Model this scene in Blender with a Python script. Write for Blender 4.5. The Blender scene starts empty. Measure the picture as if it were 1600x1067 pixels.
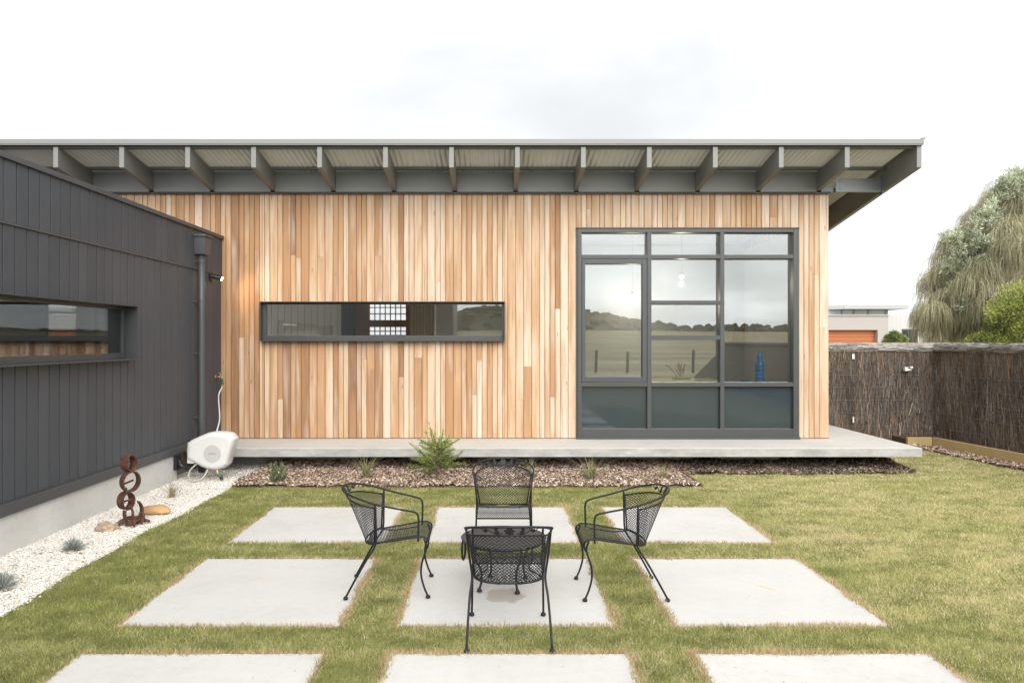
import bpy, math, random
import numpy as np
from mathutils import Vector, Matrix, noise as mnoise
random.seed(7)
RNG = np.random.default_rng(11)
R = math.radians
SC = bpy.context.scene
COL = SC.collection

# ------------------------------------------------------------------ camera
F_PX, VX, VY, EYE = 1150.0, 772.0, 532.0, 1.8
cam_d = bpy.data.cameras.new('camera')
cam = bpy.data.objects.new('camera', cam_d)
COL.objects.link(cam)
cam.location = (0, 0, EYE)
cam.rotation_euler = (R(90), 0, 0)
cam_d.sensor_width = 36.0
cam_d.lens = F_PX / 1600 * 36.0
cam_d.shift_x = (800 - VX) / 1600
cam_d.shift_y = (VY - 533.5) / 1600
cam_d.clip_start = 0.05
cam_d.clip_end = 4000
SC.camera = cam

# ------------------------------------------------------------------ exposure
SC.view_settings.view_transform = 'Standard'
SC.view_settings.look = 'None'
SC.view_settings.gamma = 1.0
SC.view_settings.use_curve_mapping = False
SC.view_settings.exposure = 1.0
SC.cycles.max_bounces = 10
SC.cycles.diffuse_bounces = 4
SC.cycles.glossy_bounces = 5
SC.cycles.transmission_bounces = 6
SC.cycles.transparent_max_bounces = 14
SC.cycles.sample_clamp_indirect = 6.0
SC.cycles.caustics_reflective = False
SC.cycles.caustics_refractive = False
SC.cycles.use_denoising = True

# ------------------------------------------------------------------ sky (bright overcast) and sun
SUN_ELEV, SUN_AZ = R(34), R(170)      # behind the camera, veiled by cloud
world = bpy.data.worlds.new('World')
SC.world = world
world.use_nodes = True
wn, wl = world.node_tree.nodes, world.node_tree.links
wn.clear()
def wnode(t, **k):
    n = wn.new(t)
    for a, b in k.items(): setattr(n, a, b)
    return n
def wmath(op, a, b=None):
    n = wnode('ShaderNodeMath', operation=op)
    for i, x in enumerate((a, b)):
        if x is None: continue
        if isinstance(x, (int, float)): n.inputs[i].default_value = x
        else: wl.new(x, n.inputs[i])
    return n.outputs[0]
w_out = wnode('ShaderNodeOutputWorld'); w_bg = wnode('ShaderNodeBackground')
w_bg.inputs[1].default_value = 0.1
sky = wnode('ShaderNodeTexSky', sky_type='NISHITA')
sky.sun_disc = False; sky.sun_elevation = SUN_ELEV; sky.sun_rotation = SUN_AZ
tc = wnode('ShaderNodeTexCoord')
sp = wnode('ShaderNodeSeparateXYZ'); wl.new(tc.outputs['Generated'], sp.inputs[0])
zz = wmath('ADD', wmath('MAXIMUM', sp.outputs[2], 0.0), 0.16)
cb = wnode('ShaderNodeCombineXYZ')
wl.new(wmath('ADD', wmath('DIVIDE', sp.outputs[0], zz), 0.40), cb.inputs[0])
wl.new(wmath('DIVIDE', sp.outputs[1], zz), cb.inputs[1])
cb.inputs[2].default_value = 8.2
nz = wnode('ShaderNodeTexNoise'); nz.inputs['Scale'].default_value = 0.85
nz.inputs['Detail'].default_value = 5.0; nz.inputs['Roughness'].default_value = 0.52
nz.inputs['Distortion'].default_value = 0.35
wl.new(cb.outputs[0], nz.inputs['Vector'])
cr = wnode('ShaderNodeMapRange', interpolation_type='SMOOTHSTEP')
cr.inputs['From Min'].default_value = 0.30; cr.inputs['From Max'].default_value = 0.66
cr.inputs['To Min'].default_value = 4.5; cr.inputs['To Max'].default_value = 6.6
wl.new(nz.outputs['Fac'], cr.inputs['Value'])
# cloud is brighter round the veiled sun
sd = (math.sin(SUN_AZ) * math.cos(SUN_ELEV), math.cos(SUN_AZ) * math.cos(SUN_ELEV), math.sin(SUN_ELEV))
dp = wnode('ShaderNodeVectorMath', operation='DOT_PRODUCT')
wl.new(tc.outputs['Generated'], dp.inputs[0]); dp.inputs[1].default_value = sd
glow = wmath('ADD', wmath('MULTIPLY', wmath('POWER', wmath('MULTIPLY', wmath('ADD', dp.outputs['Value'], 1.0), 0.5), 4.0), 2.3), 1.0)
cl = wmath('MULTIPLY', cr.outputs[0], glow)
ccol = wnode('ShaderNodeVectorMath', operation='SCALE')
ccol.inputs[0].default_value = (0.985, 1.0, 1.01)
wl.new(cl, ccol.inputs['Scale'])
mx = wnode('ShaderNodeMix', data_type='RGBA'); mx.inputs['Factor'].default_value = 0.94
wl.new(sky.outputs[0], mx.inputs['A']); wl.new(ccol.outputs[0], mx.inputs['B'])
wl.new(mx.outputs['Result'], w_bg.inputs[0]); wl.new(w_bg.outputs[0], w_out.inputs[0])

sun_d = bpy.data.lights.new('sun', 'SUN'); sun = bpy.data.objects.new('sun', sun_d)
COL.objects.link(sun)
sun_d.energy = 1.3; sun_d.angle = R(45); sun_d.color = (1.0, 0.965, 0.91)
sun.rotation_euler = Vector((-sd[0], -sd[1], -sd[2])).to_track_quat('-Z', 'Y').to_euler()
sun.location = (0, -10, 20)

# ------------------------------------------------------------------ helpers
def X_at(px, Y): return (px - VX) * Y / F_PX
def Z_at(py, Y): return EYE - (py - VY) * Y / F_PX

def world_loc(o):
    v = Vector((0, 0, 0))
    while o is not None:
        v = v + Vector(o.location); o = o.parent
    return v

def tag(o, label=None, cat=None, group=None, kind=None):
    if label: o['label'] = label
    if cat: o['category'] = cat
    if group: o['group'] = group
    if kind: o['kind'] = kind
    return o

def thing(name, label, cat, loc=(0, 0, 0), group=None):
    o = bpy.data.objects.new(name, None); COL.objects.link(o)
    o.location = loc; o.empty_display_size = 0.2
    return tag(o, label, cat, group)

def link_mesh(name, me, mat, parent=None, loc=None, bevel=0, smooth=False):
    o = bpy.data.objects.new(name, me); COL.objects.link(o)
    off = Vector((0, 0, 0))
    if parent is not None:
        off = world_loc(parent); o.parent = parent
    elif loc is not None:
        off = Vector(loc); o.location = loc
    if off.length > 0: me.transform(Matrix.Translation(-off))
    if mat is not None: me.materials.append(mat)
    if smooth:
        me.polygons.foreach_set('use_smooth', [True] * len(me.polygons))
    if bevel:
        b = o.modifiers.new('bevel', 'BEVEL'); b.width = bevel; b.segments = 2
        b.limit_method = 'ANGLE'; b.angle_limit = R(40)
    return o

class MB:
    """collects shapes of ONE part into one mesh"""
    def __init__(s): s.v = []; s.f = []; s.c = []
    def add(s, vs, fs, col=(0.5, 0.5, 0.5)):
        b = len(s.v)
        s.v += [tuple(p) for p in vs]; s.f += [tuple(b + i for i in f) for f in fs]
        s.c += [col] * len(vs); return s
    def box(s, x0, x1, y0, y1, z0, z1, col=(0.5, 0.5, 0.5)):
        vs = [(x, y, z) for x in (x0, x1) for y in (y0, y1) for z in (z0, z1)]
        return s.add(vs, [(0, 1, 3, 2), (4, 6, 7, 5), (0, 4, 5, 1), (2, 3, 7, 6), (0, 2, 6, 4), (1, 5, 7, 3)], col)
    def hexa(s, p, col=(0.5, 0.5, 0.5)):   # p[0..3] one end, p[4..7] other
        return s.add(p, [(3, 2, 1, 0), (4, 5, 6, 7), (0, 1, 5, 4), (1, 2, 6, 5), (2, 3, 7, 6), (3, 0, 4, 7)], col)
    def prism(s, poly, axis, a, b, col=(0.5, 0.5, 0.5)):
        n = len(poly)
        def P(q, t):
            if axis == 'x': return (t, q[0], q[1])
            if axis == 'y': return (q[0], t, q[1])
            return (q[0], q[1], t)
        vs = [P(q, a) for q in poly] + [P(q, b) for q in poly]
        fs = [tuple(range(n))[::-1], tuple(range(n, 2 * n))] + [(i, (i + 1) % n, n + (i + 1) % n, n + i) for i in range(n)]
        return s.add(vs, fs, col)
    def tube(s, pts, r, n=8, closed=False, col=(0.5, 0.5, 0.5), flat=1.0):
        pts = [Vector(p) for p in pts]; m = len(pts)
        rs = r if isinstance(r, (list, tuple)) else [r] * m
        vs = []; up = None
        for i, p in enumerate(pts):
            if closed: t = pts[(i + 1) % m] - pts[i - 1]
            else: t = pts[min(i + 1, m - 1)] - pts[max(i - 1, 0)]
            if t.length < 1e-9: t = Vector((0, 0, 1))
            t.normalize()
            if up is None:
                up = Vector((0, 0, 1)) if abs(t.z) < 0.9 else Vector((1, 0, 0))
            a = up - t * up.dot(t)
            if a.length < 1e-6: a = t.orthogonal()
            a.normalize(); b = t.cross(a); up = a
            for k in range(n):
                q = 2 * math.pi * k / n
                vs.append(p + a * (math.cos(q) * rs[i]) + b * (math.sin(q) * rs[i] * flat))
        fs = []
        for i in range(m if closed else m - 1):
            j = (i + 1) % m
            for k in range(n):
                fs.append((i * n + k, i * n + (k + 1) % n, j * n + (k + 1) % n, j * n + k))
        if not closed:
            fs.append(tuple(range(n))[::-1]); fs.append(tuple((m - 1) * n + k for k in range(n)))
        return s.add(vs, fs, col)
    def lathe(s, prof, c=(0, 0, 0), n=24, col=(0.5, 0.5, 0.5)):
        vs = []; m = len(prof)
        for (r, z) in prof:
            for k in range(n):
                q = 2 * math.pi * k / n
                vs.append((c[0] + r * math.cos(q), c[1] + r * math.sin(q), c[2] + z))
        fs = [(i * n + k, i * n + (k + 1) % n, (i + 1) * n + (k + 1) % n, (i + 1) * n + k) for i in range(m - 1) for k in range(n)]
        fs.append(tuple(range(n))[::-1]); fs.append(tuple((m - 1) * n + k for k in range(n)))
        return s.add(vs, fs, col)
    def build(s, name, mat, parent=None, loc=None, bevel=0, smooth=False):
        me = bpy.data.meshes.new(name)
        me.from_pydata(s.v, [], s.f); me.update()
        at = me.color_attributes.new('tone', 'FLOAT_COLOR', 'POINT')
        buf = np.ones((len(s.v), 4), dtype=np.float32); buf[:, :3] = np.array(s.c, dtype=np.float32)
        at.data.foreach_set('color', buf.ravel())
        return link_mesh(name, me, mat, parent, loc, bevel, smooth)

def np_mesh(name, V, k, mat, cols=None, parent=None, loc=None, smooth=False, faces=None):
    """V: (N,3) array; faces: (M,k) array or consecutive groups of k verts"""
    V = np.asarray(V, dtype=np.float32)
    if faces is None: faces = np.arange(len(V)).reshape(-1, k)
    faces = np.asarray(faces, dtype=np.int32); M = len(faces)
    me = bpy.data.meshes.new(name)
    me.vertices.add(len(V)); me.vertices.foreach_set('co', V.ravel())
    me.loops.add(M * k); me.loops.foreach_set('vertex_index', faces.ravel())
    me.polygons.add(M)
    me.polygons.foreach_set('loop_start', np.arange(M, dtype=np.int32) * k)
    me.update(calc_edges=True); me.validate()
    if cols is not None:
        at = me.color_attributes.new('tone', 'FLOAT_COLOR', 'POINT')
        buf = np.ones((len(V), 4), dtype=np.float32); buf[:, :3] = cols
        at.data.foreach_set('color', buf.ravel())
    return link_mesh(name, me, mat, parent, loc, 0, smooth)

def catmull(pts, per=6):
    P = [Vector(p) for p in pts]; P = [P[0] * 2 - P[1]] + P + [P[-1] * 2 - P[-2]]
    out = []
    for i in range(1, len(P) - 2):
        for k in range(per):
            t = k / per; a, b, c, d = P[i - 1], P[i], P[i + 1], P[i + 2]
            out.append(0.5 * ((2 * b) + (c - a) * t + (2 * a - 5 * b + 4 * c - d) * t * t + (3 * b - a - 3 * c + d) * t ** 3))
    out.append(P[-2]); return out

def vnoise(x, y, scale, seed=0):
    """cheap smooth value noise on arrays, about -1..1"""
    r = np.random.default_rng(seed); out = np.zeros_like(x)
    for k in range(7):
        a = r.uniform(0, 2 * math.pi); f = scale * r.uniform(0.5, 1.7); p = r.uniform(0, 6.28)
        q = r.uniform(0, 6.28)
        out += np.sin((x * math.cos(a) + y * math.sin(a)) * f + p + 1.3 * np.sin((x * math.sin(a) - y * math.cos(a)) * f * 0.7 + q))
    return out / 3.2

# ------------------------------------------------------------------ materials
class Mat:
    def __init__(s, name):
        s.m = bpy.data.materials.new(name); s.m.use_nodes = True
        s.n, s.l = s.m.node_tree.nodes, s.m.node_tree.links
        s.p = s.n['Principled BSDF']; s.out = s.n['Material Output']
        s._tc = None
    def tc(s):
        if s._tc is None: s._tc = s.n.new('ShaderNodeTexCoord')
        return s._tc.outputs['Object']
    def vec(s, scale=(1, 1, 1), add=None):
        mp = s.n.new('ShaderNodeVectorMath'); mp.operation = 'MULTIPLY'
        s.l.new(s.tc(), mp.inputs[0]); mp.inputs[1].default_value = scale
        if add is None: return mp.outputs[0]
        ad = s.n.new('ShaderNodeVectorMath'); ad.operation = 'ADD'
        s.l.new(mp.outputs[0], ad.inputs[0]); s.l.new(add, ad.inputs[1]); return ad.outputs[0]
    def noise(s, scale, detail=4, rough=0.55, vec=None, dist=0.0):
        n = s.n.new('ShaderNodeTexNoise'); n.inputs['Scale'].default_value = scale
        n.inputs['Detail'].default_value = detail; n.inputs['Roughness'].default_value = rough
        n.inputs['Distortion'].default_value = dist
        s.l.new(vec if vec is not None else s.tc(), n.inputs['Vector']); return n.outputs['Fac']
    def ramp(s, fac, stops):
        r = s.n.new('ShaderNodeValToRGB'); e = r.color_ramp.elements
        while len(e) < len(stops): e.new(0.5)
        for el, (p, c) in zip(e, stops):
            el.position = p; el.color = (c, c, c, 1) if isinstance(c, (int, float)) else (*c, 1)
        s.l.new(fac, r.inputs[0]); return r.outputs[0]
    def math(s, op, a, b=None, clamp=False):
        n = s.n.new('ShaderNodeMath'); n.operation = op; n.use_clamp = clamp
        for i, x in enumerate((a, b)):
            if x is None: continue
            if isinstance(x, (int, float)): n.inputs[i].default_value = x
            else: s.l.new(x, n.inputs[i])
        return n.outputs[0]
    def mix(s, fac, a, b, mode='MIX'):
        n = s.n.new('ShaderNodeMix'); n.data_type = 'RGBA'; n.blend_type = mode
        for key, x in (('Factor', fac), ('A', a), ('B', b)):
            if isinstance(x, (int, float)) and key == 'Factor': n.inputs[key].default_value = x
            elif isinstance(x, (tuple, list)): n.inputs[key].default_value = (*x, 1)
            else: s.l.new(x, n.inputs[key])
        return n.outputs['Result']
    def attr(s):
        a = s.n.new('ShaderNodeAttribute'); a.attribute_name = 'tone'
        sp = s.n.new('ShaderNodeSeparateColor'); s.l.new(a.outputs['Color'], sp.inputs[0])
        return sp.outputs[0], sp.outputs[1], sp.outputs[2], a.outputs['Color']
    def set(s, base=None, rough=None, metal=None, bump=None, strength=0.2, dist=0.01, spec=None):
        if base is not None:
            if isinstance(base, (tuple, list)): s.p.inputs['Base Color'].default_value = (*base, 1)
            else: s.l.new(base, s.p.inputs['Base Color'])
        if rough is not None:
            if isinstance(rough, (int, float)): s.p.inputs['Roughness'].default_value = rough
            else: s.l.new(rough, s.p.inputs['Roughness'])
        if metal is not None: s.p.inputs['Metallic'].default_value = metal
        if spec is not None: s.p.inputs['Specular IOR Level'].default_value = spec
        if bump is not None:
            b = s.n.new('ShaderNodeBump'); b.inputs['Strength'].default_value = strength
            b.inputs['Distance'].default_value = dist
            s.l.new(bump, b.inputs['Height']); s.l.new(b.outputs[0], s.p.inputs['Normal'])
        return s.m

def plain(name, c, rough=0.5, var=0.12, scale=6.0, metal=0.0, bump=0.0, spec=None):
    m = Mat(name)
    n = m.noise(scale, 5)
    lo = tuple(x * (1 - var) for x in c); hi = tuple(min(1, x * (1 + var)) for x in c)
    f = m.noise(scale * 14, 3)
    col = m.mix(m.math('ADD', m.math('MULTIPLY', n, 0.7), m.math('MULTIPLY', f, 0.3)), lo, hi)
    return m.set(col, m.math('ADD', m.math('MULTIPLY', n, 0.16), rough - 0.08), metal,
                 f if bump else None, bump, 0.004, spec)

def mat_timber():
    m = Mat('weathered_timber')
    t, sd_, aux, _ = m.attr()
    cv = m.n.new('ShaderNodeCombineXYZ')
    m.l.new(m.math('MULTIPLY', sd_, 37.0), cv.inputs[0]); m.l.new(m.math('MULTIPLY', sd_, 91.0), cv.inputs[2])
    base = m.ramp(t, [(0.0, (0.575, 0.465, 0.36)), (0.28, (0.54, 0.395, 0.268)), (0.52, (0.47, 0.295, 0.165)),
                      (0.78, (0.36, 0.195, 0.095)), (1.0, (0.22, 0.112, 0.058))])
    v1 = m.vec((48, 48, 1.2), cv.outputs[0]); g1 = m.noise(1.0, 6, 0.6, v1, 0.6)
    v2 = m.vec((240, 240, 3.2), cv.outputs[0]); g2 = m.noise(1.0, 3, 0.6, v2)
    v3 = m.vec((7, 7, 0.8), cv.outputs[0]); g3 = m.noise(1.0, 3, 0.5, v3)
    k = m.ramp(m.math('ADD', m.math('MULTIPLY', g1, 0.65), m.math('MULTIPLY', g2, 0.35)), [(0.30, 0.30), (0.43, 0.86), (0.56, 1.05), (0.72, 1.26)])
    c = m.mix(1.0, base, k, 'MULTIPLY')
    # patches where the board is more red / more bleached
    c = m.mix(m.math('MULTIPLY', m.ramp(g3, [(0.46, 0.0), (0.68, 1.0)]), 0.7), c, (0.36, 0.205, 0.105))
    c = m.mix(m.math('MULTIPLY', m.ramp(g3, [(0.28, 1.0), (0.50, 0.0)]), 0.6), c, (0.56, 0.47, 0.38))
    # small knots
    vo = m.n.new('ShaderNodeTexVoronoi'); vo.inputs['Scale'].default_value = 1.0
    m.l.new(m.vec((8, 8, 1.5), cv.outputs[0]), vo.inputs['Vector'])
    kn = m.ramp(vo.outputs['Distance'], [(0.03, 1.0), (0.075, 0.0)])
    c = m.mix(m.math('MULTIPLY', kn, 0.75), c, (0.14, 0.07, 0.035))
    ss = m.ramp(m.noise(1.0, 2, 0.5, m.vec((60, 60, 0.8), cv.outputs[0])), [(0.63, 0.0), (0.72, 1.0)])
    c = m.mix(m.math('MULTIPLY', ss, 0.5), c, (0.17, 0.095, 0.05))
    return m.set(c, 0.62, None, g2, 0.25, 0.003, 0.3)

def mat_charcoal():
    m = Mat('charcoal_board')
    t, sd_, aux, _ = m.attr()
    g = m.noise(1.0, 4, 0.6, m.vec((20, 14, 260)))
    g2 = m.noise(2.4, 4)
    v = m.math('ADD', m.math('ADD', m.math('MULTIPLY', t, 0.010), 0.006), m.math('ADD', m.math('MULTIPLY', g, 0.018), m.math('MULTIPLY', g2, 0.016)))
    cb_ = m.n.new('ShaderNodeCombineColor')
    m.l.new(m.math('ADD', v, 0.0255), cb_.inputs[0]); m.l.new(m.math('ADD', v, 0.0310), cb_.inputs[1]); m.l.new(m.math('ADD', v, 0.0405), cb_.inputs[2])
    sc_ = m.ramp(m.noise(1.0, 2, 0.5, m.vec((9, 9, 3.0))), [(0.74, 0.0), (0.77, 1.0)])
    c = m.mix(m.math('MULTIPLY', sc_, 0.25), cb_.outputs[0], (0.14, 0.14, 0.14))
    return m.set(c, 0.5, None, g, 0.35, 0.002, 0.4)

def mat_concrete(name, c, stain=(0.42, 0.34, 0.24), stain_amt=0.3, var=0.12, form=0.0, damp=None, dots=True, rust=None):
    m = Mat(name)
    n1 = m.noise(1.7, 6, 0.6); n2 = m.noise(14, 5, 0.65); n3 = m.noise(120, 2)
    v = m.math('ADD', m.math('MULTIPLY', n1, 0.5), m.math('ADD', m.math('MULTIPLY', n2, 0.3), m.math('MULTIPLY', n3, 0.2)))
    col = m.ramp(v, [(0.3, tuple(x * (1 - var * 1.6) for x in c)), (0.5, c), (0.7, tuple(min(0.9, x * (1 + var)) for x in c))])
    st = m.ramp(m.noise(0.9, 4, 0.6, m.vec((1, 1.4, 1)), 0.6), [(0.60, 0.0), (0.78, 1.0)])
    col = m.mix(m.math('MULTIPLY', st, stain_amt), col, stain)
    if dots:
        dt = m.ramp(m.noise(26, 2, 0.5), [(0.735, 0.0), (0.76, 1.0)])
        col = m.mix(m.math('MULTIPLY', dt, 0.5), col, (0.16, 0.14, 0.11))
    if form:
        fm = m.ramp(m.noise(1.0, 5, 0.65, m.vec((3.2, 3.2, 9.0))), [(0.35, 0.0), (0.66, 1.0)])
        col = m.mix(m.math('MULTIPLY', fm, form), col, tuple(x * 0.48 for x in c))
    rough = 0.82
    if rust:   # an orange rust streak
        for (rx, ry, ang, sx, sy, amt) in rust:
            mp = m.n.new('ShaderNodeMapping'); mp.vector_type = 'TEXTURE'
            mp.inputs['Location'].default_value = (rx, ry, 0); mp.inputs['Rotation'].default_value = (0, 0, ang); mp.inputs['Scale'].default_value = (sx, sy, 50)
            m.l.new(m.tc(), mp.inputs[0])
            ln = m.n.new('ShaderNodeVectorMath'); ln.operation = 'LENGTH'; m.l.new(mp.outputs[0], ln.inputs[0])
            d = m.math('ADD', ln.outputs['Value'], m.math('MULTIPLY', m.math('SUBTRACT', m.noise(30, 3), 0.5), 1.4))
            col = m.mix(m.math('MULTIPLY', m.ramp(d, [(0.15, 1.0), (1.0, 0.0)]), amt), col, (0.50, 0.30, 0.09))
    if damp:   # a spilled patch with its own outline
        dv = m.n.new('ShaderNodeVectorMath'); dv.operation = 'SUBTRACT'
        m.l.new(m.tc(), dv.inputs[0]); dv.inputs[1].default_value = damp
        wv = m.n.new('ShaderNodeVectorMath'); wv.operation = 'MULTIPLY'
        m.l.new(dv.outputs[0], wv.inputs[0]); wv.inputs[1].default_value = (1.0, 0.95, 0.0)
        ln = m.n.new('ShaderNodeVectorMath'); ln.operation = 'LENGTH'; m.l.new(wv.outputs[0], ln.inputs[0])
        d = m.math('ADD', ln.outputs['Value'], m.math('MULTIPLY', m.noise(9, 3), 0.16))
        k = m.ramp(d, [(0.205, 1.0), (0.225, 0.0)])
        col = m.mix(m.math('MULTIPLY', k, 0.5), col, (0.22, 0.17, 0.115))
    return m.set(col, rough, None, m.math('ADD', m.math('MULTIPLY', n2, 0.6), m.math('MULTIPLY', n3, 0.4)), 0.18, 0.004, 0.3)

def mat_attr(name, rough=0.8, spec=0.2, trans=0.0, var=0.0):
    """colour from the mesh's own per-piece colour"""
    m = Mat(name)
    _, _, _, c = m.attr()
    if var:
        c = m.mix(1.0, c, m.ramp(m.noise(30, 3), [(0.3, 1 - var), (0.7, 1 + var)]), 'MULTIPLY')
    m.set(c, rough, None, None, spec=spec)
    if trans:
        tr = m.n.new('ShaderNodeBsdfTranslucent'); m.l.new(c, tr.inputs[0])
        ms = m.n.new('ShaderNodeMixShader'); ms.inputs[0].default_value = trans
        m.l.new(m.p.outputs[0], ms.inputs[1]); m.l.new(tr.outputs[0], ms.inputs[2])
        m.l.new(ms.outputs[0], m.out.inputs[0])
    return m.m

def mat_glass(name, f0, tint=(0.82, 0.86, 0.86), wav=0.0):
    m = Mat(name); m.n.remove(m.p)
    fr = m.n.new('ShaderNodeFresnel'); fr.inputs['IOR'].default_value = 1.5
    fac = m.math('ADD', m.math('MULTIPLY', fr.outputs[0], 0.9), f0, True)
    gl = m.n.new('ShaderNodeBsdfGlossy'); gl.inputs['Roughness'].default_value = 0.0
    gl.inputs['Color'].default_value = (0.97, 0.99, 1.0, 1)
    tr = m.n.new('ShaderNodeBsdfTransparent'); tr.inputs[0].default_value = (*tint, 1)
    if wav:
        b = m.n.new('ShaderNodeBump'); b.inputs['Strength'].default_value = wav; b.inputs['Distance'].default_value = 0.01
        m.l.new(m.noise(1.6, 1, 0.4), b.inputs['Height']); m.l.new(b.outputs[0], gl.inputs['Normal'])
    ms = m.n.new('ShaderNodeMixShader'); m.l.new(fac, ms.inputs[0])
    m.l.new(tr.outputs[0], ms.inputs[1]); m.l.new(gl.outputs[0], ms.inputs[2])
    m.l.new(ms.outputs[0], m.out.inputs[0]); return m.m

def mat_emit(name, c, s):
    m = Mat(name); m.p.inputs['Emission Color'].default_value = (*c, 1); m.p.inputs['Emission Strength'].default_value = s
    return m.set(c, 0.4)

def mat_rust():
    m = Mat('rusty_steel')
    n = m.noise(16, 5, 0.65); n2 = m.noise(70, 3)
    c = m.ramp(n, [(0.3, (0.035, 0.022, 0.018)), (0.5, (0.085, 0.036, 0.022)), (0.72, (0.17, 0.062, 0.03))])
    return m.set(c, 0.8, 0.15, n2, 0.5, 0.004)

def mat_lawn():
    m = Mat('lawn_soil')
    c = m.ramp(m.noise(2.2, 5, 0.6), [(0.3, (0.20, 0.18, 0.08)), (0.5, (0.28, 0.25, 0.12)), (0.7, (0.38, 0.33, 0.18))])
    c = m.mix(m.math('MULTIPLY', m.noise(160, 2), 0.4), c, (0.12, 0.11, 0.045))
    return m.set(c, 0.95, None, m.noise(120, 3), 0.6, 0.02, 0.1)

def mat_field():
    m = Mat('dry_field')
    c = m.ramp(m.noise(1.0, 6, 0.62, m.vec((0.03, 0.10, 0.0))), [(0.3, (0.20, 0.195, 0.085)), (0.48, (0.36, 0.31, 0.17)), (0.62, (0.52, 0.44, 0.27))])
    c = m.mix(m.math('MULTIPLY', m.noise(3.0, 4), 0.4), c, (0.10, 0.095, 0.04))
    return m.set(c, 0.95, None, m.noise(8, 4), 0.5, 0.1, 0.1)

def mat_corrugated():
    m = Mat('zinc_sheet')
    n = m.noise(3, 4)
    c = m.mix(n, (0.50, 0.495, 0.455), (0.60, 0.59, 0.545))
    return m.set(c, 0.5, 0.0)

M_TIMBER = mat_timber(); M_CHAR = mat_charcoal()
M_PAVER = mat_concrete('paver_concrete', (0.452, 0.437, 0.411), (0.46, 0.37, 0.24), 0.3, 0.10)
M_PAVER_DAMP = mat_concrete('paver_concrete_damp', (0.452, 0.437, 0.411), (0.46, 0.37, 0.24), 0.2, 0.07, 0.0, (0.075, 5.19, 0.0))
M_PAVER_RUST = mat_concrete('paver_concrete_rust', (0.452, 0.437, 0.411), (0.46, 0.37, 0.24), 0.2, 0.07, rust=[(1.97, 5.36, -0.9, 0.13, 0.022, 0.55), (1.85, 5.5, -0.7, 0.12, 0.02, 0.2)])
M_PAVER_TAN = mat_concrete('paver_concrete_tan', (0.452, 0.437, 0.411), (0.46, 0.37, 0.24), 0.2, 0.07, rust=[(-1.79, 5.55, 0.5, 0.10, 0.04, 0.3), (-1.6, 5.83, 0.1, 0.03, 0.02, 0.5), (-1.62, 5.05, 0.2, 0.045, 0.02, 0.4)])
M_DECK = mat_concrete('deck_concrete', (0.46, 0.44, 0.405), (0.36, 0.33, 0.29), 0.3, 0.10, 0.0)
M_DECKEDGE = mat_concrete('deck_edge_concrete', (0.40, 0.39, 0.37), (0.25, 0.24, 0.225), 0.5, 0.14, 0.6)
M_PLINTH = mat_concrete('plinth_concrete', (0.56, 0.545, 0.515), (0.36, 0.31, 0.24), 0.4, 0.10, 0.12)
M_PLINTHD = mat_concrete('stained_concrete', (0.26, 0.21, 0.155), (0.16, 0.115, 0.075), 0.6, 0.2, 0.3)
M_BEAM = plain('grey_green_paint', (0.14, 0.147, 0.141), 0.45, 0.14, 5, bump=0.1)
M_RAFTER = plain('rafter_paint', (0.17, 0.17, 0.162), 0.42, 0.10, 5, bump=0.1)
M_FASCIA = plain('fascia_metal', (0.185, 0.185, 0.178), 0.4, 0.06, 3)
M_GALV = plain('galvanised_steel', (0.16, 0.17, 0.17), 0.4, 0.25, 18, 0.35)
M_FRAME = plain('window_frame_paint', (0.046, 0.049, 0.049), 0.38, 0.08, 4)
M_FRAMED = plain('window_hood_metal', (0.045, 0.048, 0.05), 0.42, 0.12, 4)
M_TRIM = plain('charcoal_trim', (0.062, 0.064, 0.069), 0.42, 0.12, 5)
M_SPANDREL = plain('spandrel_panel', (0.030, 0.042, 0.049), 0.05, 0.05, 3, spec=1.0)
M_GLASS = mat_glass('window_glass', 0.105, wav=0.006)
M_GLASS_LOW = mat_glass('slot_window_glass', 0.05, (0.96, 0.97, 0.97), wav=0.02)
M_IRON = plain('wrought_iron', (0.0125, 0.0135, 0.015), 0.5, 0.3, 30, 0.0, 0.1, 0.25)
M_RUST = mat_rust()
M_WHITE = plain('white_plastic', (0.60, 0.588, 0.572), 0.38, 0.03, 5)
M_BADGE = plain('grey_badge', (0.44, 0.43, 0.42), 0.45, 0.03, 5)
M_BLACK = plain('black_plastic', (0.014, 0.015, 0.016), 0.4, 0.2, 8)
M_GREEN = plain('green_plastic', (0.012, 0.11, 0.06), 0.4, 0.2, 8)
M_YELLOW = plain('yellow_plastic', (0.55, 0.30, 0.03), 0.4, 0.1, 8)
M_HOSE = plain('beige_hose', (0.42, 0.39, 0.33), 0.5, 0.1, 8)
M_BRASS = plain('dull_brass', (0.35, 0.29, 0.2), 0.35, 0.2, 20, 0.7)
M_SLEEPER = plain('treated_pine', (0.40, 0.29, 0.13), 0.75, 0.25, 5, bump=0.3)
M_TANROCK = plain('tan_stone', (0.46, 0.275, 0.125), 0.85, 0.25, 9, bump=0.5)
M_BRNROCK = plain('brown_stone', (0.36, 0.27, 0.19), 0.9, 0.85, 9, bump=0.8)
M_LAWN = mat_lawn(); M_FIELD = mat_field(); M_CORR = mat_corrugated()
M_GRASS = mat_attr('grass_blades', 0.7, 0.15, 0.3)
M_LEAF = mat_attr('leaf', 0.6, 0.25, 0.25)
M_STRAND = mat_attr('sheoak_needle', 0.75, 0.15, 0.2)
M_PEBBLE = mat_attr('pebble', 0.75, 0.3)
M_CHIP = mat_attr('bark_chip', 0.9, 0.1)
M_TWIG = mat_attr('brush_twig', 0.9, 0.1)
M_BARK = plain('tree_bark', (0.10, 0.08, 0.06), 0.9, 0.4, 12, bump=0.6)
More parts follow.
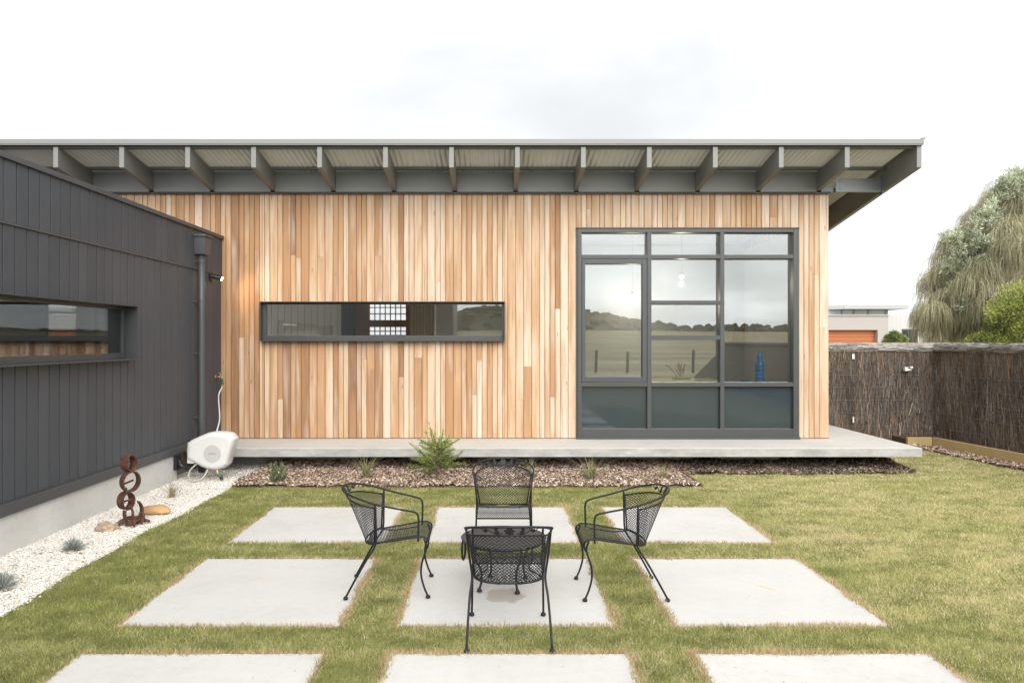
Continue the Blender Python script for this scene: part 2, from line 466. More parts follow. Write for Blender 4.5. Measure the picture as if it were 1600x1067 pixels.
M_WIRE = plain('fence_wire', (0.30, 0.30, 0.29), 0.4, 0.1, 5, 0.6)
M_INWALL = plain('interior_wall', (0.82, 0.82, 0.81), 0.7, 0.03, 2)
M_INGREY = plain('interior_grey_wall', (0.30, 0.295, 0.29), 0.7, 0.06, 2)
M_INFLOOR = plain('interior_floor', (0.42, 0.36, 0.29), 0.5, 0.2, 3)
M_INDARK = plain('interior_dark_timber', (0.34, 0.215, 0.135), 0.6, 0.25, 6)
M_INBLK = plain('interior_post', (0.03, 0.035, 0.045), 0.5, 0.1, 4)
M_CURTAIN = plain('pale_panel', (0.78, 0.70, 0.60), 0.7, 0.06, 3)
M_BENCH = plain('yellow_bench', (0.62, 0.50, 0.24), 0.5, 0.08, 3)
M_BLUE = plain('blue_glaze', (0.03, 0.21, 0.48), 0.18, 0.4, 40)
M_BLUED = plain('dark_blue_glaze', (0.006, 0.03, 0.09), 0.2, 0.4, 40)
M_TEAL = plain('teal_glaze', (0.03, 0.2, 0.22), 0.2, 0.1, 10)
M_BULB = mat_emit('lit_bulb', (1.0, 0.72, 0.42), 22.0)
M_LAMPBULB = mat_emit('wall_lamp_bulb', (1.0, 0.78, 0.50), 60.0)
M_NHWALL = plain('render_wall', (0.33, 0.305, 0.29), 0.8, 0.04, 1)
M_NHWHITE = plain('white_board_wall', (0.43, 0.43, 0.42), 0.7, 0.03, 1)
M_NHROOF = plain('pale_roof_edge', (0.33, 0.33, 0.33), 0.6, 0.04, 1)
M_ORANGE = plain('orange_timber_door', (0.36, 0.105, 0.028), 0.5, 0.12, 2)
M_DARKGLASS = plain('dark_window', (0.012, 0.014, 0.016), 0.1, 0.1, 1)

# ------------------------------------------------------------------ ground, lawn, beds
YW = 10.98                      # face of the timber wall
YD = 10.0                       # front edge of the deck and of the roof
DX1 = 5.817                     # right edge of the deck
WX1 = 4.985                     # right corner of the timber wall
GX = -4.06                      # face of the dark wing
DECK_T, DECK_B = 0.339, 0.222

def ground_h(x, y):
    h = -0.07
    if y < -26: 
        t = min(1, (-y - 26) / 300); h += 6.0 * t * t * (3 - 2 * t) + 0.5 * math.sin(x * 0.03 + y * 0.02) * t
    return h
gm = MB()
xs = [-1500, -700, -350, -180, -100, -60, -35, -20, -10, 0, 10, 20, 35, 60, 100, 140, 180, 260, 350, 700, 1500]
ys = [-1500, -800, -450, -330, -280, -240, -200, -165, -135, -110, -85, -65, -50, -38, -26, -12, 0, 15, 40, 90, 200, 500, 1500]
gv = [(x, y, ground_h(x, y)) for y in ys for x in xs]; nx = len(xs)
gm.add(gv, [(j * nx + i, j * nx + i + 1, (j + 1) * nx + i + 1, (j + 1) * nx + i) for j in range(len(ys) - 1) for i in range(nx - 1)])
tag(gm.build('ground', M_FIELD), kind='structure')

lw = MB()
lw.add([(-4.3, -14, 0), (8.1, -14, 0), (8.1, 13.2, 0), (-4.3, 13.2, 0)], [(0, 1, 2, 3)])
tag(lw.build('lawn', M_LAWN), kind='structure')

# hills with scrub behind the camera: seen only in the windows
hm = MB(); hx = np.linspace(-420, 420, 85); hy = np.linspace(-520, -215, 24)
def ridge(x):
    return 13.0 * math.exp(-((x + 5) / 60) ** 2) + 8.0 * math.exp(-((x - 62) / 34) ** 2) + 6.0 + 2.0 * math.sin(x * 0.05 + 1)
hv = []
for y in hy:
    t = (y + 520) / 305
    prof = math.sin(min(1, t * 1.25) * math.pi) ** 1.2 if t < 0.8 else 0.0
    for x in hx:
        n = mnoise.fractal(Vector((x * 0.045, y * 0.045, 0.3)), 1.0, 2.0, 5)
        hv.append((x, y, -1.0 + 4.2 * (1 - t) + prof * (ridge(x) * 0.9 + 2.6 * n)))
nh = len(hx)
hm.add(hv, [(j * nh + i, j * nh + i + 1, (j + 1) * nh + i + 1, (j + 1) * nh + i) for j in range(len(hy) - 1) for i in range(nh - 1)])
mh = Mat('scrubby_hill')
mh.set(mh.ramp(mh.noise(0.09, 6, 0.65), [(0.35, (0.06, 0.068, 0.03)), (0.52, (0.12, 0.12, 0.055)), (0.7, (0.24, 0.215, 0.11))]), 0.95, None, mh.noise(0.35, 5, 0.7), 1.0, 2.0, 0.1)
hill_o = hm.build('hill', mh.m, smooth=True); tag(hill_o, kind='structure')

# ------------------------------------------------------------------ concrete pavers
PCOL = [(-2.365, -0.975), (-0.605, 0.765), (1.145, 2.49)]
PROW = [(6.53, 7.93), (4.63, 6.055), (2.80, 4.22)]
PLAB = [["pale concrete paver in the back row, behind the left-hand mesh chair", "concrete paver in the back row under the mesh chair that faces us", "concrete paver in the back row, furthest to the right under the big window"],
        ["clean concrete paver left of the left-hand mesh chair, middle row", "central concrete paver under the round black table, with a damp brown patch", "concrete paver in the middle row with a small orange rust mark"],
        ["concrete paver cut by the bottom edge, nearest the white gravel", "concrete paver in front, under the rear feet of the nearest chair", "concrete paver at the bottom right, open lawn beside it"]]
def rounded_poly(x0, x1, y0, y1, jit=0.012, seed=0):
    r = random.Random(seed); pts = []
    def edge(a, b):
        for k in range(14):
            t = k / 14; pts.append((a[0] + (b[0] - a[0]) * t + r.uniform(-jit, jit), a[1] + (b[1] - a[1]) * t + r.uniform(-jit, jit)))
    edge((x0, y0), (x1, y0)); edge((x1, y0), (x1, y1)); edge((x1, y1), (x0, y1)); edge((x0, y1), (x0, y0))
    return pts
for j, (y0, y1) in enumerate(PROW):
    for i, (x0, x1) in enumerate(PCOL):
        b = MB(); b.prism(rounded_poly(x0, x1, y0, y1, 0.004, 10 * j + i), 'z', -0.06, 0.006)
        o = b.build('concrete_paver', {(1, 1): M_PAVER_DAMP, (2, 1): M_PAVER_RUST, (0, 1): M_PAVER_TAN}.get((i, j), M_PAVER))
        tag(o, PLAB[j][i], 'paver', 'square concrete pavers set in the lawn')

for k_, (y0, y1) in enumerate(((1.0, 2.42), (-0.83, 0.59))):
    b = MB(); b.prism(rounded_poly(1.145, 2.49, y0, y1, 0.004, 90 + k_), 'z', -0.06, 0.006); o = b.build('concrete_paver', M_PAVER)
    tag(o, ('paver seen only as the wider pale stripe reflected in the lower left spandrel panel', 'paver seen only as the thinner pale stripe reflected in the lower left spandrel panel')[k_], 'paver', 'square concrete pavers set in the lawn')
# ------------------------------------------------------------------ grass blades
def in_rect(x, y, r, pad=0.0):
    return (x > r[0] - pad) & (x < r[1] + pad) & (y > r[2] - pad) & (y < r[3] + pad)
def edge_dist(x, y):
    """distance outside the nearest paver (negative inside)"""
    d = np.full_like(x, 9.0)
    for (x0, x1) in PCOL:
        for (y0, y1) in PROW:
            dx = np.maximum(x0 - x, x - x1); dy = np.maximum(y0 - y, y - y1)
            dd = np.where((dx > 0) & (dy > 0), np.hypot(np.maximum(dx, 0), np.maximum(dy, 0)), np.maximum(dx, dy))
            d = np.minimum(d, dd)
    return d
def gravel_edge(y): return -3.24 + 0.03 * np.sin(y * 1.7) + 0.02 * np.sin(y * 5.1 + 1)
def lawn_mask(x, y):
    wob = 0.025 * np.sin(x * 9.0) + 0.02 * np.sin(x * 23.0 + 1)
    ok = x > gravel_edge(y) + RNG.normal(0, 0.012, len(x))
    mul = (y > 9.0 + wob) & (x < 2.53)
    mul2 = (y > 9.85 + wob + np.clip((x - 4.4) * 0.06, 0, 0.4)) & (x < 5.75 - np.clip((y - 10.2) * 0.3, -0.2, 1) * 0.2)
    side = x < 6.98 - (y - 12.4) * 0.116 + 0.04 * np.sin(y * 7)
    return ok & ~mul & ~mul2 & side & (y < 12.25)
def make_grass():
    Vs, Cs = [], []
    bands = [(2.3, 3.6, 40000), (3.6, 4.6, 31000), (4.6, 6.0, 23000), (6.0, 7.6, 16500), (7.6, 9.6, 11500), (9.6, 12.3, 8000)]
    for (ya, yb, dens) in bands:
        xa, xb = -3.4, min(8.0, 0.85 * yb + 0.6)
        n = int((xb - xa) * (yb - ya) * dens)
        x = RNG.uniform(xa, xb, n); y = RNG.uniform(ya, yb, n)
        ed = edge_dist(x, y)
        keep = lawn_mask(x, y) & (ed > RNG.normal(-0.004, 0.010, n) - 0.02 * np.clip(vnoise(x, y, 9.0, 77), 0, 1))
        x, y, ed = x[keep], y[keep], ed[keep]; n = len(x)
        ym = (ya + yb) / 2
        p1 = vnoise(x, y * 1.3, 2.9, 1); p2 = vnoise(x * 0.8, y * 1.6, 8.0, 2); p3 = vnoise(x, y, 26.0, 3)
        dens_k = 0.5 + 0.25 * p1 + 0.25 * p2
        h = np.clip(RNG.normal(0.0205, 0.006, n) * (1 + 0.18 * p2), 0.01, 0.06)
        w = RNG.uniform(0.6, 1.2, n) * (0.0013 + 0.00037 * ym)
        a = RNG.uniform(0, 2 * math.pi, n)
        lean = np.abs(RNG.normal(0.0, 0.85, n)) * h; la = RNG.uniform(0, 2 * math.pi, n)
        z0 = np.where(ed < 0.0, 0.006, 0.0)
        dx, dy = np.cos(a) * w, np.sin(a) * w
        tx, ty = x + np.cos(la) * lean, y + np.sin(la) * lean
        # at paver edges and at random the blade is dry straw
        dry = np.exp(-(np.clip(ed, 0, 9) / 0.042) ** 2) * np.clip(0.75 + 0.35 * vnoise(x, y, 3.0, 8), 0, 1)
        right = np.clip((x - 1.2) / 2.6, 0, 1)
        dryp = np.clip(0.15 + 0.13 * p1 + 0.15 * p2 + 0.10 * p3 + 0.40 * right + 0.95 * dry, 0.03, 0.97)
        isdry = RNG.uniform(0, 1, n) < dryp
        g = RNG.uniform(0, 1, n)[:, None]
        green = np.array([0.22, 0.25, 0.072]) * (1 - g) + np.array([0.42, 0.43, 0.155]) * g
        straw = np.array([0.50, 0.42, 0.22]) * (1 - g) + np.array([0.74, 0.65, 0.42]) * g
        green = green * (1.0 + 0.16 * p2[:, None] + 0.10 * p3[:, None]) * (0.86 + 0.20 * right[:, None])
        brown = np.array([0.42, 0.295, 0.155]) * (1 - g) + np.array([0.70, 0.55, 0.34]) * g
        straw = np.where((dry > 0.35)[:, None], 0.25 * straw + 0.75 * brown, straw)
        straw = straw * (0.88 + 0.16 * right[:, None])
        c = np.where(isdry[:, None], straw, green)
        h = np.where(isdry, h * 0.85, h) * (1 + 0.35 * np.exp(-np.clip(ed, 0, 9) / 0.03))
        V = np.empty((n, 3, 3), dtype=np.float32)
        V[:, 0] = np.stack([x - dx, y - dy, z0 - 0.004], 1); V[:, 1] = np.stack([x + dx, y + dy, z0 - 0.004], 1)
        V[:, 2] = np.stack([tx, ty, z0 + h], 1)
        Vs.append(V.reshape(-1, 3)); Cs.append(np.repeat(np.clip(c, 0, 1), 3, axis=0))
    for (x0, x1) in PCOL:
        for (y0, y1) in PROW:
            m_ = 150; e = RNG.exponential(0.07, m_); sd_ = RNG.integers(0, 4, m_)
            x = np.where(sd_ == 0, x0 + e, np.where(sd_ == 1, x1 - e, RNG.uniform(x0, x1, m_))); y = np.where(sd_ == 2, y0 + e, np.where(sd_ == 3, y1 - e, RNG.uniform(y0, y1, m_)))
            a = RNG.uniform(0, 6.28, m_); L = RNG.uniform(0.008, 0.025, m_); z = np.full(m_, 0.0085); w = 0.0011
            V = np.stack([np.stack([x - np.sin(a) * w, y + np.cos(a) * w, z], 1), np.stack([x + np.sin(a) * w, y - np.cos(a) * w, z], 1), np.stack([x + np.cos(a) * L, y + np.sin(a) * L, z + 0.002], 1)], 1)
            Vs.append(V.reshape(-1, 3)); Cs.append(np.repeat(np.array([[0.42, 0.33, 0.19]]) * RNG.uniform(0.4, 1.2, (m_, 1)), 3, axis=0))
    o = np_mesh('grass', np.concatenate(Vs), 3, M_GRASS, np.concatenate(Cs))
    tag(o, 'short olive green lawn grass with straw patches growing round the pavers', 'grass', kind='stuff')
make_grass()

# ------------------------------------------------------------------ white gravel strip and bark mulch
ICO_V = []
_t = (1 + 5 ** 0.5) / 2
ICO_V = np.array([(-1, _t, 0), (1, _t, 0), (-1, -_t, 0), (1, -_t, 0), (0, -1, _t), (0, 1, _t), (0, -1, -_t), (0, 1, -_t), (_t, 0, -1), (_t, 0, 1), (-_t, 0, -1), (-_t, 0, 1)], dtype=np.float32)
ICO_V /= np.linalg.norm(ICO_V[0])
ICO_F = np.array([(0, 11, 5), (0, 5, 1), (0, 1, 7), (0, 7, 10), (0, 10, 11), (1, 5, 9), (5, 11, 4), (11, 10, 2), (10, 7, 6), (7, 1, 8), (3, 9, 4), (3, 4, 2), (3, 2, 6), (3, 6, 8), (3, 8, 9), (4, 9, 5), (2, 4, 11), (6, 2, 10), (8, 6, 7), (9, 8, 1)])
def pebbles(name, x, y, z, size, cols, mat, flat=0.65):
    n = len(x); s = size[:, None] * RNG.uniform(0.65, 1.35, (n, 3)); s[:, 2] *= flat
    V = ICO_V[None] * (1 + RNG.uniform(-0.22, 0.22, (n, 12, 1)))
    a = RNG.uniform(0, 6.28, n); ca, sa = np.cos(a)[:, None], np.sin(a)[:, None]
    V = V * s[:, None, :]
    vx = V[:, :, 0] * ca - V[:, :, 1] * sa; vy = V[:, :, 0] * sa + V[:, :, 1] * ca
    P = np.stack([vx + x[:, None], vy + y[:, None], V[:, :, 2] + z[:, None]], 2).reshape(-1, 3)
    Fs = (ICO_F[None] + (np.arange(n) * 12)[:, None, None]).reshape(-1, 3)
    return np_mesh(name, P, 3, mat, np.repeat(cols, 12, axis=0), faces=Fs)

gb = MB()
ypts = list(np.linspace(-6, 10.9, 40))
gb.add([(GX - 0.5, y, 0.006) for y in ypts] + [(float(gravel_edge(np.float64(y))), y, 0.006) for y in ypts],
       [(i, 40 + i, 41 + i, i + 1) for i in range(39)])
tag(gb.build('gravel_bed', plain('gravel_fines', (0.62, 0.585, 0.53), 0.9, 0.35, 60)), kind='structure')
n = 52000
gy = 4.2 + 6.6 * RNG.uniform(0, 1, n) ** 1.15; gx = RNG.uniform(GX - 0.02, -3.15, n)
k = (gx < gravel_edge(gy) + RNG.normal(0, 0.015, n)); gx, gy = gx[k], gy[k]; n = len(gx)
gc = np.array([0.73, 0.695, 0.64])[None] * RNG.uniform(0.76, 1.12, (n, 1)) * np.array([1, 1, 1])
tanm = RNG.uniform(0, 1, n) < 0.08; gc[tanm] = np.array([0.58, 0.47, 0.34]) * RNG.uniform(0.7, 1.2, (tanm.sum(), 1))
grm = RNG.uniform(0, 1, n) < np.where(gy > 9.6, 0.30, 0.02); gc[grm] = np.array([0.26, 0.23, 0.20]) * RNG.uniform(0.6, 1.3, (grm.sum(), 1))
tag(pebbles('white_gravel', gx, gy, RNG.uniform(0.004, 0.017, n), RNG.uniform(0.0042, 0.0098, n), np.clip(gc, 0, 0.86), M_PEBBLE),
    'white gravel strip between the lawn and the pale plinth', 'gravel', kind='stuff')
n = 34
px_, py_ = RNG.normal(0, 1, n), RNG.uniform(4.6, 9.0, n)
px_ = np.clip(-3.6 + px_ * 0.25, GX + 0.03, -3.3)
tag(pebbles('fallen_leaves', px_, py_, np.full(n, 0.028), RNG.uniform(0.006, 0.015, n), np.array([0.22, 0.12, 0.06]) * RNG.uniform(0.5, 1.3, (n, 1)), M_CHIP, 0.3),
    'brown leaf scraps lying on the white gravel', 'leaf litter', kind='stuff')

mb = MB()
mb.add([(-3.24, 8.98, 0.01), (2.53, 8.98, 0.01), (2.53, 9.86, 0.01), (4.4, 9.84, 0.01), (5.75, 10.15, 0.01), (5.7, 12.8, 0.03), (-3.24, 12.8, 0.03)], [(0, 1, 2, 3, 4, 5, 6)])
mb.add([(6.98, 12.3, 0.01), (7.37, 12.35, 0.01), (7.95, 7.4, 0.01), (7.58, 7.4, 0.01)], [(3, 2, 1, 0)])
tag(mb.build('mulch_bed', plain('mulch_fines', (0.085, 0.055, 0.04), 0.95, 0.4, 40)), kind='structure')
def chips(x, y, z, n):
    L = RNG.uniform(0.008, 0.026, n); W = L * RNG.uniform(0.25, 0.6, n); T = RNG.uniform(0.002, 0.006, n)
    a = RNG.uniform(0, 6.28, n); tl = RNG.normal(0, 0.4, n); tw = RNG.normal(0, 0.4, n)
    c8 = np.array([(sx, sy, sz) for sx in (-1, 1) for sy in (-1, 1) for sz in (-1, 1)], dtype=np.float32)
    p = c8[None] * np.stack([L, W, T], 1)[:, None, :]
    ca, sa = np.cos(tl)[:, None], np.sin(tl)[:, None]
    p = np.stack([p[:, :, 0] * ca - p[:, :, 2] * sa, p[:, :, 1], p[:, :, 0] * sa + p[:, :, 2] * ca], 2)
    ca, sa = np.cos(tw)[:, None], np.sin(tw)[:, None]
    p = np.stack([p[:, :, 0], p[:, :, 1] * ca - p[:, :, 2] * sa, p[:, :, 1] * sa + p[:, :, 2] * ca], 2)
    ca, sa = np.cos(a)[:, None], np.sin(a)[:, None]
    p = np.stack([p[:, :, 0] * ca - p[:, :, 1] * sa + x[:, None], p[:, :, 0] * sa + p[:, :, 1] * ca + y[:, None], p[:, :, 2] + z[:, None]], 2)
    f = np.array([(0, 1, 3, 2), (4, 6, 7, 5), (0, 4, 5, 1), (2, 3, 7, 6), (1, 5, 7, 3)])
    return p.reshape(-1, 3), (f[None] + (np.arange(n) * 8)[:, None, None]).reshape(-1, 4)
n = 46000
cx = RNG.uniform(-3.3, 5.75, n); cy = RNG.uniform(8.96, 11.2, n)
wob = 0.025 * np.sin(cx * 9.0) + 0.02 * np.sin(cx * 23.0 + 1)
k = ((cx < 2.52) & (cy > 9.0 + wob) & (cx > gravel_edge(cy) + 0.02)) | ((cx >= 2.52) & (cy > 9.85 + wob + np.clip((cx - 4.4) * 0.06, 0, 0.4)))
cx, cy = cx[k], cy[k]
m2 = 3600; t_ = RNG.uniform(0, 1, m2); sx_ = 7.0 + 0.6 * t_ + RNG.uniform(0, 0.36, m2); sy_ = 12.35 - 4.9 * t_
cx = np.concatenate([cx, sx_]); cy = np.concatenate([cy, sy_]); n = len(cx)
cz = 0.018 + 0.02 * np.abs(vnoise(cx, cy, 5, 5)) + RNG.uniform(0, 0.014, n) + np.clip((cy - 10.1) * 0.07, 0, 0.05) * (cx < 5.8)
P, Fc = chips(cx, cy, cz, n)
u = RNG.uniform(0, 1, (n, 1))
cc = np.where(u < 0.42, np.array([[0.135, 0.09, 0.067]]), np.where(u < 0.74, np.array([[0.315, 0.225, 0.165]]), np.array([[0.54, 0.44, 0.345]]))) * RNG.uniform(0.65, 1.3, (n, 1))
cc = cc * np.where((cx > 2.52) & (cx < 6.2), 0.5, 1.0)[:, None]  # deck shade painted into the chip colour along the right stretch
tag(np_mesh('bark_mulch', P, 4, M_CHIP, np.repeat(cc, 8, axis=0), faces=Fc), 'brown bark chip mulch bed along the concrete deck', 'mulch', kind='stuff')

eb = MB(); eb.hexa([(2.535, 8.97, -0.03), (2.555, 8.97, -0.03), (2.555, 8.97, 0.05), (2.535, 8.97, 0.05), (2.52, 9.9, -0.03), (2.54, 9.9, -0.03), (2.54, 9.9, 0.05), (2.52, 9.9, 0.05)])
tag(eb.build('garden_edging', plain('edging_timber', (0.20, 0.13, 0.075), 0.8, 0.3, 8), loc=(2.54, 8.97, 0)), 'thin brown timber edging board at the right end of the mulch bed', 'edging')

# ------------------------------------------------------------------ cladding helper
def clad(mbuf, mapf, u0, u1, z0, z1, widths, gap, holes, tonef, joints=None):
    """boards along u; mapf(u0,u1,z0,z1,col) adds one board; holes=[(ua,ub,za,zb)]"""
    u = u0
    while u < u1 - 1e-4:
        w = widths(); b = min(u1, u + w)
        if u1 - b < 0.03: b = u1
        cuts = [u + gap / 2] + sorted(e for h in holes for e in h[:2] if u + gap / 2 + 0.002 < e < b - gap / 2 - 0.002) + [b - gap / 2]
        js = sorted(joints(u) if joints else [])
        zz_ = [z0] + [j for j in js if z0 + 0.1 < j < z1 - 0.1] + [z1]
        for q in range(len(zz_) - 1):
            col = tonef(u, zz_[q])
            za, zb = zz_[q] + (0.0008 if q else 0), zz_[q + 1] - (0.0008 if q < len(zz_) - 2 else 0)
            for i in range(len(cuts) - 1):
                mid = (cuts[i] + cuts[i + 1]) / 2
                segs = [(za, zb)]
                for (ha, hb, hc, hd) in holes:
                    if ha - 1e-6 < mid < hb + 1e-6:
                        ns = []
                        for (p, r) in segs:
                            if hd <= p or hc >= r: ns.append((p, r)); continue
                            if p < hc: ns.append((p, hc))
                            if r > hd: ns.append((hd, r))
                        segs = ns
                for k_, (p, r) in enumerate(segs):
                    # the short lengths fixed below a window are a separate, less bleached batch of boards
                    mapf(cuts[i], cuts[i + 1], p, r, col if not (len(segs) > 1 and k_ == 0) else (min(1, col[0] + 0.13 + 0.12 * col[2]), col[1] * 0.7 + 0.2, col[2]))
        u = b

def board_x(mbuf, yf, depth, ch):          # board on a wall that faces -Y
    def f(a, b, z0, z1, col):
        dz = random.uniform(-0.0012, 0.0012); y = yf + dz
        mbuf.add([(a, yf + depth, z0), (a, y + ch, z0), (a + ch, y, z0), (b - ch, y, z0), (b, y + ch, z0), (b, yf + depth, z0),
                  (a, yf + depth, z1), (a, y + ch, z1), (a + ch, y, z1), (b - ch, y, z1), (b, y + ch, z1), (b, yf + depth, z1)],
                 [(0, 1, 7, 6), (1, 2, 8, 7), (2, 3, 9, 8), (3, 4, 10, 9), (4, 5, 11, 10), (6, 7, 8, 9, 10, 11), (5, 4, 3, 2, 1, 0)], col)
    return f
def board_y(mbuf, xf, depth, ch):          # board on a wall that faces +X
    def f(a, b, z0, z1, col):
        x = xf
        mbuf.add([(xf - depth, a, z0), (x - ch, a, z0), (x, a + ch, z0), (x, b - ch, z0), (x - ch, b, z0), (xf - depth, b, z0),
                  (xf - depth, a, z1), (x - ch, a, z1), (x, a + ch, z1), (x, b - ch, z1), (x - ch, b, z1), (xf - depth, b, z1)],
                 [(0, 1, 7, 6), (1, 2, 8, 7), (2, 3, 9, 8), (3, 4, 10, 9), (4, 5, 11, 10), (6, 7, 8, 9, 10, 11), (5, 4, 3, 2, 1, 0)], col)
    return f
def holed(mbuf, u0, u1, z0, z1, holes, addf):
    us = sorted(set([u0, u1] + [e for h in holes for e in h[:2]]))
    for a, b in zip(us[:-1], us[1:]):
        segs = [(z0, z1)]
        for (ha, hb, hc, hd) in holes:
            if ha - 1e-6 <= a and b <= hb + 1e-6:
                ns = []
                for (p, r) in segs:
                    if p < hc: ns.append((p, min(r, hc)))
                    if r > hd: ns.append((max(p, hd), r))
                segs = ns
        for (p, r) in segs: addf(a, b, p, r)

# ------------------------------------------------------------------ timber house
house = thing('timber_house', 'long single storey house clad in pale vertical timber boards under a deep skillion roof', 'house', (0, 11, 0))
YF = YW - 0.02
# windows (pixel-read edges on the wall plane)
BWX0, BWX1, BWZ0, BWZ1 = X_at(903, YW), X_at(1247.5, YW), 0.345, Z_at(357.5, YW)
SWX0, SWX1, SWZ0, SWZ1 = X_at(406, YF - 0.08), X_at(789, YF - 0.08), Z_at(533, YF - 0.08), Z_at(471, YF - 0.08)
holes = [(BWX0, BWX1, 0.0, BWZ1), (SWX0 + 0.01, SWX1 - 0.01, SWZ0 + 0.01, SWZ1 - 0.01)]
cw = MB()
def tone_wall(u, z):
    left = min(1, max(0, (u + 5.0) / 8.0))
    m_ = 0.50 - 0.32 * left
    t = random.gauss(m_ + 0.06, 0.22)
    if random.random() < 0.10: t += 0.25
    return (min(1, max(0.0, t)), random.random(), random.random())
def joints(u):
    return [random.uniform(0.8, 3.8)] if random.random() < 0.42 else []
clad(cw, board_x(cw, YF, 0.02, 0.006), -8.0, WX1, DECK_T + 0.012, 3.99, lambda: random.choice([0.0765, 0.0765, 0.0765, 0.119, 0.119]), 0.0052, holes, tone_wall, joints)
cw.build('timber_cladding', M_TIMBER, house)
sw = MB()      # boards on the right-hand side wall
clad(sw, board_y(sw, WX1 + 0.001, 0.02, 0.004), YW + 0.001, 16.2, DECK_T + 0.012, 3.99, lambda: random.choice([0.0765, 0.119]), 0.0035, [], tone_wall, joints)
sw.build('side_cladding', M_TIMBER, house)
bw = MB()
holed(bw, -8.0, WX1 - 0.03, DECK_T, 4.25, holes, lambda a, b, p, r: bw.box(a, b, YW + 0.003, YW + 0.11, p, r))
bw.build('wall_frame', M_INDARK, house)
il = MB()
holed(il, -7.9, WX1 - 0.16, DECK_T + 0.02, 3.88, holes, lambda a, b, p, r: il.box(a, b, YW + 0.113, YW + 0.125, p, r))
il.build('wall_lining', M_INWALL, house)
MB().box(WX1 - 0.16, WX1 - 0.03, YW + 0.126, 16.0, DECK_T + 0.02, 3.55).build('end_wall_lining', M_INGREY, house)
fl = MB(); fl.box(-8.0, WX1 - 0.03, YW + 0.112, 16.2, 0.2, DECK_T + 0.015); fl.build('floor', M_INFLOOR, house)
cl_ = MB(); cl_.prism([(YW + 0.13, 4.10), (15.9, 3.42), (15.9, 3.46), (YW + 0.13, 4.14)], 'x', -8.0, WX1 - 0.17); cl_.build('ceiling', M_INGREY, house)
# back wall with a gridded opening to the sky beyond
YB = 15.0
bk = MB(); gx0, gx1 = X_at(577, YB), X_at(634, YB)
gz = [(Z_at(524, YB) - 0.25, Z_at(511, YB)), (Z_at(500, YB), Z_at(474, YB) + 0.3)]
bh = [(gx0, gx1, *gz[0]), (gx0, gx1, *gz[1])]
CLZ0, CLZ1 = 2.62, 3.5  # unseen gap added above the back walls to brighten the interior
holed(bk, X_at(556, YB), X_at(641, YB), DECK_T, 3.5, bh, lambda a, b, p, r: bk.box(a, b, YB, YB + 0.1, p, r, (0.5, 0.5, 0.5)))
bk.build('timber_back_wall', M_INDARK, house)
lt = MB()
for (za, zb) in gz:
    for k_ in range(1, 7): lt.box(gx0 + (gx1 - gx0) * k_ / 7 - 0.009, gx0 + (gx1 - gx0) * k_ / 7 + 0.009, YB + 0.03, YB + 0.06, za, zb)
    for k_ in range(1, 5): lt.box(gx0, gx1, YB + 0.032, YB + 0.058, za + (zb - za) * k_ / 5 - 0.009, za + (zb - za) * k_ / 5 + 0.009)
lt.build('window_lattice', M_INBLK, house)
wb = MB(); x_ = -4.8; xe = X_at(541, YB)  # wall starts here; unseen end beyond left open for extra daylight
while x_ < xe - 0.02:
    wb.box(x_, min(xe, x_ + 0.128), YB - 0.02, YB + 0.1, DECK_T, CLZ0); x_ += 0.135
wb.build('white_board_wall', M_INWALL, house)
MB().box(X_at(541, YB), X_at(556, YB), YB - 0.5, YB + 0.1, DECK_T, 3.5).build('dark_post', M_INBLK, house)
cu = MB(); nfold = 26; xa, xb = X_at(641, YB), X_at(680, YB)
cuv = []
for zc in (DECK_T + 0.02, 3.5):
    for i in range(nfold + 1): cuv.append((xa + (xb - xa) * i / nfold, YB - 0.05 + 0.03 * math.sin(i * 1.9), zc))
cu.add(cuv, [(i, i + 1, nfold + 2 + i, nfold + 1 + i) for i in range(nfold)])
cuo = cu.build('curtain', M_CURTAIN, house); so = cuo.modifiers.new('s', 'SOLIDIFY'); so.thickness = 0.006
MB().box(X_at(680, YB), X_at(792, YB), YB, YB + 0.1, DECK_T, CLZ0).build('grey_back_wall', M_INWALL, house)
MB().box(0.381, WX1 - 0.161, 14.2, 14.3, DECK_T, 3.62).build('room_back_wall', M_INGREY, house)

# footing, deck slab
dk = MB(); dk.prism([(GX + 0.03, YD), (DX1, YD), (DX1, 12.86), (WX1 + 0.03, 12.86), (WX1 + 0.03, YW + 0.001), (GX + 0.03, YW + 0.001)], 'z', DECK_B + 0.003, DECK_T)
dk.build('deck_slab', M_DECK, house, bevel=0.006)
de = MB()
xj = [GX + 0.031, -1.2, 1.05, 3.0, DX1 + 0.002]
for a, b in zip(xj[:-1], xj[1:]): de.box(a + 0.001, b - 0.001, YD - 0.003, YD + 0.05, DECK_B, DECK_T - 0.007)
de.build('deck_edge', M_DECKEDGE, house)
MB().box(GX + 0.05, 4.14, 10.68, YW + 0.1, -0.1, DECK_B + 0.002).build('footing', mat_concrete('footing_concrete', (0.33, 0.32, 0.30), stain_amt=0.3), house)

